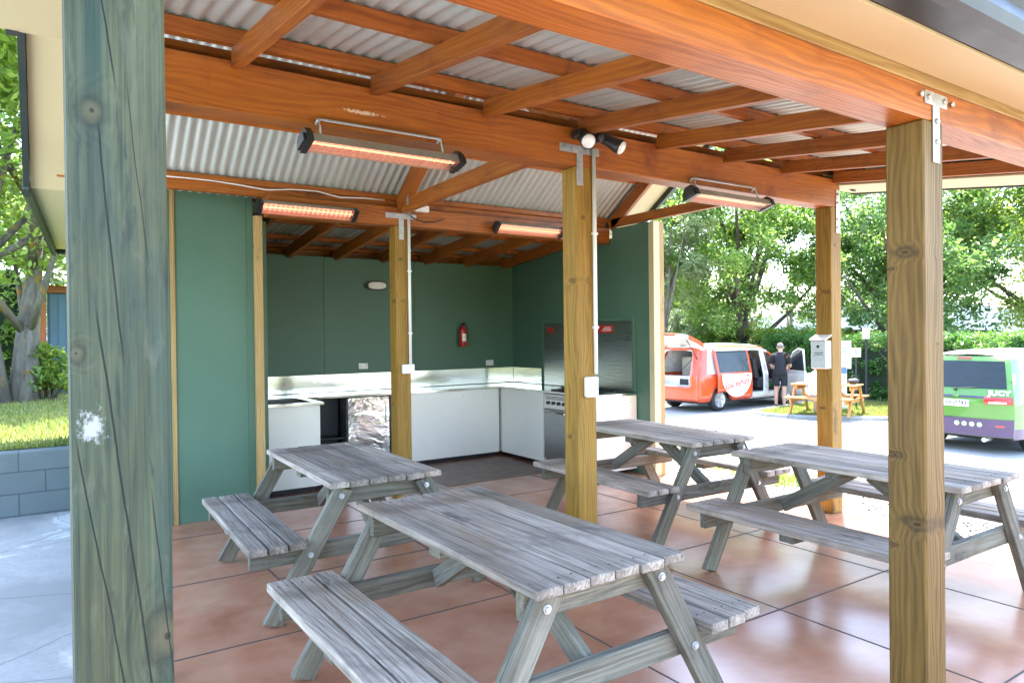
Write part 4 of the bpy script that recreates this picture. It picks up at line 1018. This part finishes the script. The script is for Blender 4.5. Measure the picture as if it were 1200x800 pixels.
MB().beam(rearpt(-.05,.985)+V((-.02,0,0)),rearpt(.05,.985)+V((-.02,0,0)),.02,.03).build('tailgate_handle',M['green_paint'],vg)
for s in (1,-1):
    b=MB(); b.ball((3.15,s*.98,1.02),(.06,.10,.07),8); b.build('mirror',M['green_paint'],vg)
underbody(vg); vg.scale=(1,1,.965)
# -- orange van (open tailgate, sliding door and driver's door)
vo=thing('parked_van','orange and white camper van with tailgate, side door and front door standing open','van',(14.22,13.42,GZ),R(0))
def om(x,s,side): 
    if s>2.5: return 1
    if s>2 and x>2.85 and x<3.95: return 2
    if 2.0<x<2.95 and s<2: return 3
    if s>1 and s<2 and x<2.9: return 3 if x>.3 else 0
    return 0 if x<2 else (3 if s<1.0 and x<3.75 else 0)
def oskip(x,s,side):
    if side<0 and 2.05<x<2.65 and .2<s<1.95: return True
    if side<0 and 2.85<x<3.66 and .2<s<1.95: return True
    return False
o=van_shell(om,None,vo,oskip)
o.grid(rearpt,US,zz,0,True,lambda u,z: abs(u)<.80 and .66<z<1.64,False)
body=o.build('body',[M['orange_paint'],M['white_paint'],M['glass'],M['silver_paint']],vo); merge(body)
md=body.modifiers.new('shell','SOLIDIFY'); md.thickness=.035; md.offset=-1
b=MB(); 
def rim_pt(u,z): return rearpt(u,z)+V((-.008,0,0))
lo=[(u/10,.67) for u in range(-8,9)]; 
loop=[(-.8,.67),(-.8,.9),(-.8,1.1),(-.8,1.3),(-.78,1.5),(-.72,1.62),(-.4,1.645),(0,1.65),(.4,1.645),(.72,1.62),(.78,1.5),(.8,1.3),(.8,1.1),(.8,.9),(.8,.67),(.4,.655),(0,.65),(-.4,.655),(-.8,.67)]
b.tube([rim_pt(*q) for q in loop],.022,8); b.build('tailgate_seal',M['silver_paint'],vo)
b=MB(); patch(b,[.30+.25*i/3 for i in range(4)],[1.06+.88*i/6 for i in range(7)],-1,.006); b.build('side_window',M['glass'],vo)
for (xa,xb) in ((.28,.95),(1.02,1.95),(2.05,2.75)):
    b=MB(); patch(b,[xa+(xb-xa)*i/6 for i in range(7)],[1.06+.88*i/6 for i in range(7)],1,.006); b.build('side_window',M['glass'],vo)
for s in (1,-1):
    tl=MB(); 
    for zz_ in (0,): pass
    tl.grid(lambda u,z:rearpt(u,z)+V((-.014,0,0)),[s*(.80+.2*i/4) for i in range(5)],[.86+.12*i/3 for i in range(4)],0,True); patch(tl,[0,.1,.2,.28],[.80,.9,.97],s,.012); tl.build('tail_light',M['red_lens'],vo)
rpatch('bumper',-1.0,1.0,.29,.56,.03,'orange_paint',vo,16,6)
rpatch('number_plate',-.24,.24,.60,.70,.034,'decal_white',vo,2,1)
# interior fit-out
it=MB(); it.box((.12,-.78,.42),(4.0,.78,.46),.01); it.build('cabin_floor',M['interior_dark'],vo)
MB().box((.22,-.74,.47),(.60,.74,.93),.02).build('storage_box',M['white_paint'],vo); MB().box((.205,-.30,.70),(.219,.0,.86),.005).build('box_hatch',M['interior_dark'],vo)
MB().box((.62,-.72,.47),(2.0,.72,.80),.06).build('bed_base',M['interior'],vo)
MB().box((1.0,-.66,.81),(1.12,.66,1.42),.05).build('seat_back',M['interior'],vo)
MB().beam((.5,.35,.95),(.95,-.05,1.58),.05,.012).build('seat_belt',M['black_plastic'],vo)
MB().box((2.1,-.55,.47),(2.6,.0,1.0),.05).build('rear_seat',M['cloth_blue'],vo)
for y in (-.4,.4):
    b=MB(); b.box((2.75,y-.25,.47),(3.25,y+.25,.80),.06); b.beam((2.72,y,.78),(2.58,y,1.35),.48,.14,up=(1,0,0),b=.05); b.box((2.5,y-.13,1.36),(2.6,y+.13,1.55),.04); b.build('front_seat',M['interior_dark'],vo)
MB().box((3.45,-.72,.75),(3.8,.72,1.0),.06).build('dashboard',M['interior_dark'],vo)
b=MB(); c=V((3.38,-.4,1.0)); b.tube([c+V((-.06*math.cos(a)*1.0,.18*math.cos(a*1)*0+.18*math.sin(a),.18*math.cos(a)*.9)) for a in [i*math.pi/8 for i in range(17)]],.014,6); b.build('steering_wheel',M['black_plastic'],vo)
# tailgate swung up
b=MB()
def tg(u,w): 
    x=.38-1.15*w; z=1.765+.27*math.sin(w*2.0)+.03*(1-u*u); return V((x,u*(.70-.05*w),z))
b.grid(tg,[-1+i/6 for i in range(13)],[i/8 for i in range(9)])
tgt=b.build('tailgate',[M['white_paint']],vo); md=tgt.modifiers.new('shell','SOLIDIFY'); md.thickness=.07
b=MB(); b.grid(lambda u,w:tg(u,w)+V((0,0,.045)),[-1+i/6 for i in range(13)],[i/8 for i in range(9)]); b.grid(lambda w,z:tg(-1,w)+V((0,-.012,z)),[i/8 for i in range(5)],[-.07,.045]); sk=b.build('tailgate_skin',M['orange_paint'],tgt)
for s in (1,-1): MB().tube([bodypt(.05,1.5,s)*1.0+V((0,-s*.05,0)),tg(s*.9,.55)],.012,6).build('gas_strut',M['black_plastic'],vo)
# sliding door pushed back over the rear quarter
b=MB()
def sd(x,s): p=bodypt(max(.62,x),s,-1); q=bodypt(1.6,s,-1); return V((x+ (p.x-x)*.0,q.y-.075,q.z if s>.02 else .36))
def sdz(x,s):
    q=bodypt(1.6,s,-1); z=q.z if s>0 else q.z
    for w in (XW[0],):
        if s<1 and abs(x-w)<RA-.02 : 
            zb=.31+math.sqrt((RA-.02)**2-(x-w)**2)*.62; z=max(zb,.32)+(1.0-max(zb,.32))*s
        elif s<1: z=.32+(1.0-.32)*s
    return V((x,q.y-.075,z))
dx_=[.62+1.40*i/24 for i in range(25)]
b.grid(sdz,dx_,[0,.2,.4,.6,.8,1,1.2,1.4,1.6,1.8,1.98]); sld=b.build('sliding_door',M['orange_paint'],vo); md=sld.modifiers.new('shell','SOLIDIFY'); md.thickness=.045; md.offset=0
b=MB(); b.grid(lambda x,s:sdz(x,s)+V((0,-.030,0)),[.70+1.24*i/8 for i in range(9)],[1.06+.86*i/6 for i in range(7)]); b.build('door_window',M['glass'],sld)
b=MB(); b.box((.62,-.915,1.60),(2.02,-.875,1.66),.008); b.build('door_top_trim',M['silver_paint'],sld)
yl=-W-.108
pts=[]
for i in range(41):
    a=math.pi+math.pi*i/40; pts.append((1.36+.60*math.cos(a),yl,.93+.565*math.sin(a)))
pts+= [(1.955,yl,.985),(.765,yl,.985)]
b=MB(); b.prism(pts,(0,.006,0)); lg=b.build('logo_roundel',M['decal_white'],sld)
text('logo_lettering','spaceships',.245,M['decal_red'],sld,frame((1.34,yl-.004,.725),(.985,0,.17),(-.17,0,.985),(0,-1,0)),.001,.35,.98,.004)
b=MB(); 
st=[]
for k in range(10):
    a=math.pi/2+k*math.pi/5; r=.060 if k%2==0 else .026; st.append((1.80+r*1.35*math.cos(a),yl-.004,.928+r*math.sin(a)*.8))
b.prism(st,(0,.003,0)); b.build('logo_star',M['decal_red'],sld)
# driver's door swung out about its front edge
hin=V((3.70,-.885,0)); ad=R(66); dv=V((-math.cos(ad),-math.sin(ad),0)); nv=V((-math.sin(ad),math.cos(ad),0))
out=[(0,.32),(.0,1.0),(.16,1.30),(.42,1.58),(.62,1.63),(.86,1.60),(.93,1.0),(.93,.42),(.86,.32)]
hole=[(.10,1.03),(.24,1.28),(.46,1.52),(.62,1.57),(.80,1.55),(.86,1.03)]
low=[(0,.32),(0,1.0),(.93,1.0),(.93,.42),(.86,.32)]
b=MB(); Pd=lambda q,o_=0:hin+dv*q[0]+V((0,0,q[1]))+nv*o_
b.prism([Pd(q,-.03) for q in low],nv*.07)
fr=[(.0,1.0),(.10,1.22),(.36,1.52),(.60,1.61),(.84,1.59),(.915,1.0)]
b.tube([Pd(q,.005) for q in fr],.028,8)
dd=b.build('front_door',M['silver_paint'],vo)
b=MB(); b.prism([Pd(q,0) for q in [(.05,1.01),(.13,1.2),(.37,1.49),(.60,1.58),(.82,1.56),(.89,1.01)]],nv*.006); b.build('door_window',M['glass'],dd)
b=MB(); b.prism([Pd(q,.042) for q in [(.08,.40),(.08,.92),(.86,.92),(.86,.46),(.8,.40)]],nv*.012); b.build('door_trim',M['interior'],dd)
b=MB(); b.ball(Pd((.10,1.05),-.10),(.09,.06,.07),8); b.build('mirror',M['orange_paint'],dd)
underbody(vo)
# second orange car nose glimpsed behind door: red car left edge behind wall
# ------------------------------------------------------------------ people
def skin_body(name,joints,edges,mat,parent,sub=2):
    me=bpy.data.meshes.new(name); names=list(joints); me.from_pydata([joints[k][0] for k in names],[(names.index(a),names.index(c)) for a,c in edges],[])
    o=bpy.data.objects.new(name,me); C.objects.link(o); o.parent=parent
    m=o.modifiers.new('Skin','SKIN'); m.use_smooth_shade=True
    sv=me.skin_vertices[0].data if me.skin_vertices else None
    if sv is None:
        bpy.context.view_layer.objects.active=o; bpy.ops.mesh.customdata_skin_add(); sv=me.skin_vertices[0].data
    for i,k in enumerate(names):
        r=joints[k][1]; sv[i].radius=r if isinstance(r,tuple) else (r,r); sv[i].use_root=(i==0)
    s=o.modifiers.new('Subsurf','SUBSURF'); s.levels=s.render_levels=sub
    bpy.context.view_layer.update(); me2=bpy.data.meshes.new_from_object(o.evaluated_get(bpy.context.evaluated_depsgraph_get())); o.modifiers.clear(); o.data=me2; me2.materials.clear(); me2.materials.append(mat)
    for p_ in me2.polygons: p_.use_smooth=True
    return o
def hand(J,E,wrist,pref,d,side,fc):
    """palm and five fingers from a wrist joint; d forward dir, side = thumb side, fc = curl direction"""
    w=V(J[wrist][0]); d=V(d).normalized(); s=V(side).normalized(); f=V(fc).normalized()
    J[pref+'palm']=((w+d*.06)[:],(.036,.02)); E.append((wrist,pref+'palm')); pb=w+d*.07
    for k,(o,l) in enumerate(((.030,.070),(.010,.080),(-.010,.075),(-.030,.058))):
        a=pb+s*o+d*.02; m=a+d*l*.5+f*.012; t_=m+d*l*.32+f*.035
        for nm,p,r in (('a',a,.010),('b',m,.009),('c',t_,.0075)): J[f'{pref}f{k}{nm}']=(p[:],r)
        E+=[(pref+'palm',f'{pref}f{k}a'),(f'{pref}f{k}a',f'{pref}f{k}b'),(f'{pref}f{k}b',f'{pref}f{k}c')]
    a=w+d*.03+s*.035; m=a+d*.03+s*.018+f*.01
    J[pref+'t0']=(a[:],.012); J[pref+'t1']=(m[:],.010); E+=[(pref+'palm',pref+'t0'),(pref+'t0',pref+'t1')]
def face(parent,c,fwd,mat_hair,r=.098):
    """nose, eyes, mouth, ears as children detail meshes on a head at c facing fwd"""
    f=V(fwd).normalized(); rt=f.cross(V((0,0,1))).normalized(); c=V(c)
    b=MB(); 
    for s in (1,-1): b.ball(c+f*.088+rt*s*.032+V((0,0,.005)),.011,6)
    b.build('eyes',M['decal_black'],parent)
    b=MB(); b.beam(c+f*.094+V((0,0,.01)),c+f*.112+V((0,0,-.03)),.022,.02,b=.006)
    for s in (1,-1): b.ball(c+rt*s*.083+V((0,0,-.005)),(.014,.020,.03),6)
    b.build('nose_and_ears',M['skin'],parent)
    b=MB(); b.beam(c+f*.090+rt*.022+V((0,0,-.058)),c+f*.090-rt*.022+V((0,0,-.058)),.008,.008); b.build('mouth',M['cloth_pink'],parent)
def garment(name,body,J,E,keep,off,mat,parent):
    """cloth cut from the body surface: faces nearest to the kept bones, pushed outwards"""
    import bmesh
    bm=bmesh.new(); bm.from_mesh(body.data); bm.normal_update(); seg=[(V(J[a][0]),V(J[c][0]),a,c) for a,c in E]
    def near(p):
        best=None
        for (a,c,na,nc) in seg:
            d=c-a; t=max(0,min(1,(p-a).dot(d)/max(1e-9,d.length_squared))); q=(p-a-d*t).length-.5*(J[na][1] if not isinstance(J[na][1],tuple) else J[na][1][0])
            if best is None or q<best[0]: best=(q,na,nc,t)
        return best
    bm.faces.ensure_lookup_table()
    dead=[f for f in bm.faces if not keep(*(near(f.calc_center_median())[1:]),f.calc_center_median())]
    bmesh.ops.delete(bm,geom=dead,context='FACES')
    left=set(bm.verts); isl=[]
    while left:
        st=[left.pop()]; comp=list(st)
        while st:
            for e_ in st.pop().link_edges:
                for q_ in e_.verts:
                    if q_ in left: left.discard(q_); st.append(q_); comp.append(q_)
        isl.append(comp)
    mx=max(len(c_) for c_ in isl); bmesh.ops.delete(bm,geom=[v_ for c_ in isl if len(c_)<mx*.25 for v_ in c_],context='VERTS'); nn={v:v.normal.copy() for v in bm.verts}
    for v in bm.verts: v.co+=nn[v]*off
    me=bpy.data.meshes.new(name); bm.to_mesh(me); bm.free(); me.materials.append(mat)
    for p_ in me.polygons: p_.use_smooth=True
    o=bpy.data.objects.new(name,me); C.objects.link(o); o.parent=parent
    md=o.modifiers.new('thickness','SOLIDIFY'); md.thickness=.006; md.offset=1; return o
TORSO={('pelvis','waist'),('waist','chest'),('chest','sh'),('sh','lshd'),('sh','rshd'),('pelvis','lhip'),('pelvis','rhip')}
def standing():
    t=thing('person','person in black t-shirt and shorts standing at the open front door of the orange van','person',(17.02,12.12,GZ),R(28))
    # facing local +x ; y left
    J={}; E=[]
    J['pelvis']=((0,0,.95),(.15,.125)); J['waist']=((.0,0,1.10),(.14,.11)); J['chest']=((.02,0,1.30),(.165,.125)); J['sh']=((.03,0,1.44),(.115,.09)); J['neck']=((.05,0,1.53),.055); J['h0']=((.075,0,1.60),(.075,.085)); J['h1']=((.085,0,1.68),(.085,.095)); J['h2']=((.08,0,1.745),(.065,.075))
    E+=[('pelvis','waist'),('waist','chest'),('chest','sh'),('sh','neck'),('neck','h0'),('h0','h1'),('h1','h2')]
    for s,n in ((1,'l'),(-1,'r')):
        J[n+'hip']=((0,s*.095,.88),.098); J[n+'knee']=((.02 if s>0 else -.03,s*.11,.49),.062); J[n+'calf']=((-.02 if s>0 else -.07,s*.11,.34),.060); J[n+'ank']=((-.02 if s>0 else -.08,s*.11,.09),.04); J[n+'toe']=((.13 if s>0 else .07,s*.125,.035),.036)
        E+=[('pelvis',n+'hip'),(n+'hip',n+'knee'),(n+'knee',n+'calf'),(n+'calf',n+'ank'),(n+'ank',n+'toe')]
        J[n+'shd']=((.02,s*.185,1.42),.066)
        if s<0: el,wr=(.14,s*.25,1.16),(.36,s*.19,1.07)
        else: el,wr=(.10,s*.25,1.15),(.30,s*.14,1.02)
        J[n+'elb']=(el,.044); J[n+'wr']=(wr,.028); E+=[('sh',n+'shd'),(n+'shd',n+'elb'),(n+'elb',n+'wr')]
        d=(V(wr)-V(el)); hand(J,E,n+'wr',n+'h',d,V((0,-s,0.4)),V((0,0,-1)))
    bd=skin_body('body',J,E,M['skin'],t); face(t,(.085,0,1.665),(1,0,0),None)
    garment('shorts',bd,J,E,lambda a,c,t,p: p.z<1.0 and ((a,c) in TORSO or (a[1:]=='hip' and t<.72)),.016,M['cloth_black'],t)
    garment('t_shirt',bd,J,E,lambda a,c,t,p: p.z>.90 and ((a,c) in TORSO or (a[1:]=='shd' and t<.72)),.024,M['cloth_black'],t)
    b=MB(); b.ball((.068,0,1.705),(.099,.089,.092),9); 
    for i,v in enumerate(b.v):
        if v[0]>.12 and v[2]<1.735: b.v[i]=(.12,v[1],v[2])
    b.build('hair',M['hair'],t)
    for s in (1,-1):
        b=MB(); x=-.02 if s>0 else -.08; b.ball((x+.07,s*.117,.045),(.155,.052,.047),8); b.build('shoe',M['cloth_black'],t)
standing()
def sitting():
    t=thing('person','person in a pale top sitting at the orange picnic table, mostly hidden by the post','person',(15.33,9.98,GZ+.03),R(15))
    J={}; E=[]
    J['pelvis']=((0,0,.53),(.16,.12)); J['waist']=((.02,0,.68),(.13,.10)); J['chest']=((.07,0,.88),(.16,.115)); J['sh']=((.11,0,1.00),(.11,.085)); J['neck']=((.15,0,1.08),.05); J['h0']=((.18,0,1.14),(.072,.08)); J['h1']=((.20,0,1.20),(.08,.09)); J['h2']=((.20,0,1.255),(.06,.07))
    E+=[('pelvis','waist'),('waist','chest'),('chest','sh'),('sh','neck'),('neck','h0'),('h0','h1'),('h1','h2')]
    for s,n in ((1,'l'),(-1,'r')):
        J[n+'hip']=((.08,s*.1,.51),.09); J[n+'knee']=((.44,s*.12,.50),.062); J[n+'ank']=((.42,s*.12,.09),.04); J[n+'toe']=((.56,s*.13,.035),.035)
        J[n+'shd']=((.09,s*.17,.98),.06); J[n+'elb']=((.24,s*.23,.80),.042); J[n+'wr']=((.44,s*.13,.79),.027)
        E+=[('pelvis',n+'hip'),(n+'hip',n+'knee'),(n+'knee',n+'ank'),(n+'ank',n+'toe'),('sh',n+'shd'),(n+'shd',n+'elb'),(n+'elb',n+'wr')]; hand(J,E,n+'wr',n+'h',(1,-s*.3,0),(0,-s,.3),(0,0,-1))
    bd=skin_body('body',J,E,M['skin'],t); face(t,(.20,0,1.19),(1,0,-.2),None)
    garment('shorts',bd,J,E,lambda a,c,t,p: ((a,c) in TORSO and p.z<.62) or (a[1:]=='hip' and t<.75),.014,M['cloth_pink'],t)
    garment('top',bd,J,E,lambda a,c,t,p: p.z>.56 and ((a,c) in TORSO or (a[1:]=='shd' and t<.8)),.022,M['cloth_white'],t)
    b=MB(); b.ball((.185,0,1.215),(.094,.085,.088),9)
    for i,v in enumerate(b.v):
        if v[0]>.235 and v[2]<1.245: b.v[i]=(.235,v[1],v[2])
    b.build('hair',M['hair'],t)
sitting()
# ------------------------------------------------------------------ signs on the island
t=thing('notice_board','white notice board with blue strip on a pale post beside the hedge','sign',(17.36,10.45,GZ+.065))
MB().box((-.05,-.05,0),(.05,.05,1.3),.008).build('pole',M['white_plastic'],t)
nd=V((-.86,-.51,0)); td=V((.51,-.86,0))
bd=MB().obox(V((0,0,1.42))+nd*.06,[td,V((0,0,1)),nd],[.17,.36,.012],.004).build('board',M['white_plastic'],t)
b=MB()
for k,(w_,z) in enumerate(((.10,1.66),(.12,1.60),(.09,1.52),(.12,1.46),(.11,1.40),(.08,1.30),(.12,1.24))): b.obox(V((0,0,z))+nd*.0735+td*(w_-.12),[td,V((0,0,1)),nd],[w_,.012,.001],.0003)
b.build('lettering',M['decal_blue'],bd)
MB().obox(V((0,0,1.02))+nd*.062,[td,V((0,0,1)),nd],[.06,.09,.01],.003).build('blue_panel',M['decal_blue'],t)
t=thing('number_sign','small square white sign with the number 5 in front of the hedge','sign',(18.0,10.5,GZ+.065))
MB().box((-.02,-.02,0),(.02,.02,1.42),.004).build('pole',M['interior_dark'],t)
bd=MB().obox(V((0,0,1.46))+nd*.035,[td,V((0,0,1)),nd],[.12,.12,.010],.004).build('plate',M['white_plastic'],t)
text('numeral','5',.19,M['decal_blue'],bd,frame(V((0,0,1.46))+nd*.047,td,(0,0,1),nd),.001,0,1,.004)
t=thing('hedge_sign','small white sign standing up out of the dark hedge','utility box',(19.88,11.28,GZ))  # white sign, modelled as a plain box on a pole
MB().box((-.06,-.085,1.86),(.06,.085,2.19),.008).build('cabinet',M['white_plastic'],t); MB().box((-.025,-.025,0),(.025,.025,1.86),.004).build('pole',M['interior_dark'],t)
t=thing('utility_pole','short grey concrete pole rising behind the yellow-green hedge','pole',(24.5,17.0,GZ))
MB().tube([(0,0,0),(0,0,2.9)],[.16,.13],14).build('shaft',M['pave'],t); MB().cyl((0,0,2.93),(0,0,1),.15,.06,14).build('cap',M['galv_dull'],t)

# ------------------------------------------------------------------ light, sky, camera
w=bpy.data.worlds.new('World'); sc.world=w; w.use_nodes=True; nt=w.node_tree; nt.nodes.clear()
sky=nt.nodes.new('ShaderNodeTexSky'); sky.sky_type='NISHITA'; sky.sun_disc=False
SD=V((.83,.55,0)).normalized(); EL=R(66); sd=V((SD.x*math.cos(EL),SD.y*math.cos(EL),math.sin(EL)))
sky.sun_elevation=EL; sky.sun_rotation=math.atan2(SD.x,SD.y); sky.air_density=1.0; sky.dust_density=1.5; sky.ozone_density=1.0
bg=nt.nodes.new('ShaderNodeBackground'); bg.inputs[1].default_value=.15; ou=nt.nodes.new('ShaderNodeOutputWorld')
nt.links.new(sky.outputs[0],bg.inputs[0]); nt.links.new(bg.outputs[0],ou.inputs[0])
ld=bpy.data.lights.new('sun','SUN'); ld.energy=3.0; ld.angle=R(.53); ld.color=(1,.955,.88); lo=bpy.data.objects.new('sun',ld); C.objects.link(lo)
lo.rotation_euler=sd.to_track_quat('Z','Y').to_euler(); lo.location=(10,10,30)
cd=bpy.data.cameras.new('camera'); cam=bpy.data.objects.new('camera',cd); C.objects.link(cam); sc.camera=cam
th,pt,ro=R(33.683),R(.437),R(-.673)
F=V((math.sin(th)*math.cos(pt),math.cos(th)*math.cos(pt),-math.sin(pt))); Rr=V((math.cos(th),-math.sin(th),0)); Uu=Rr.cross(F)
R2=Rr*math.cos(ro)+Uu*math.sin(ro); U2=-Rr*math.sin(ro)+Uu*math.cos(ro)
cam.matrix_world=frame((0,0,1.55),R2,U2,-F)
cd.sensor_width=36; cd.lens=823.73/1200*36; cd.clip_start=.05; cd.clip_end=5000
sc.view_settings.view_transform='Standard'; sc.view_settings.look='None'; sc.view_settings.gamma=1; sc.view_settings.exposure=3.5; sc.view_settings.use_curve_mapping=False
sc.render.engine='CYCLES'; sc.cycles.use_denoising=True; sc.cycles.max_bounces=10; sc.cycles.diffuse_bounces=6; sc.cycles.glossy_bounces=5; sc.cycles.transmission_bounces=4; sc.cycles.sample_clamp_indirect=8
sc.cycles.caustics_reflective=False; sc.cycles.caustics_refractive=False
sc.render.resolution_x=1024; sc.render.resolution_y=682
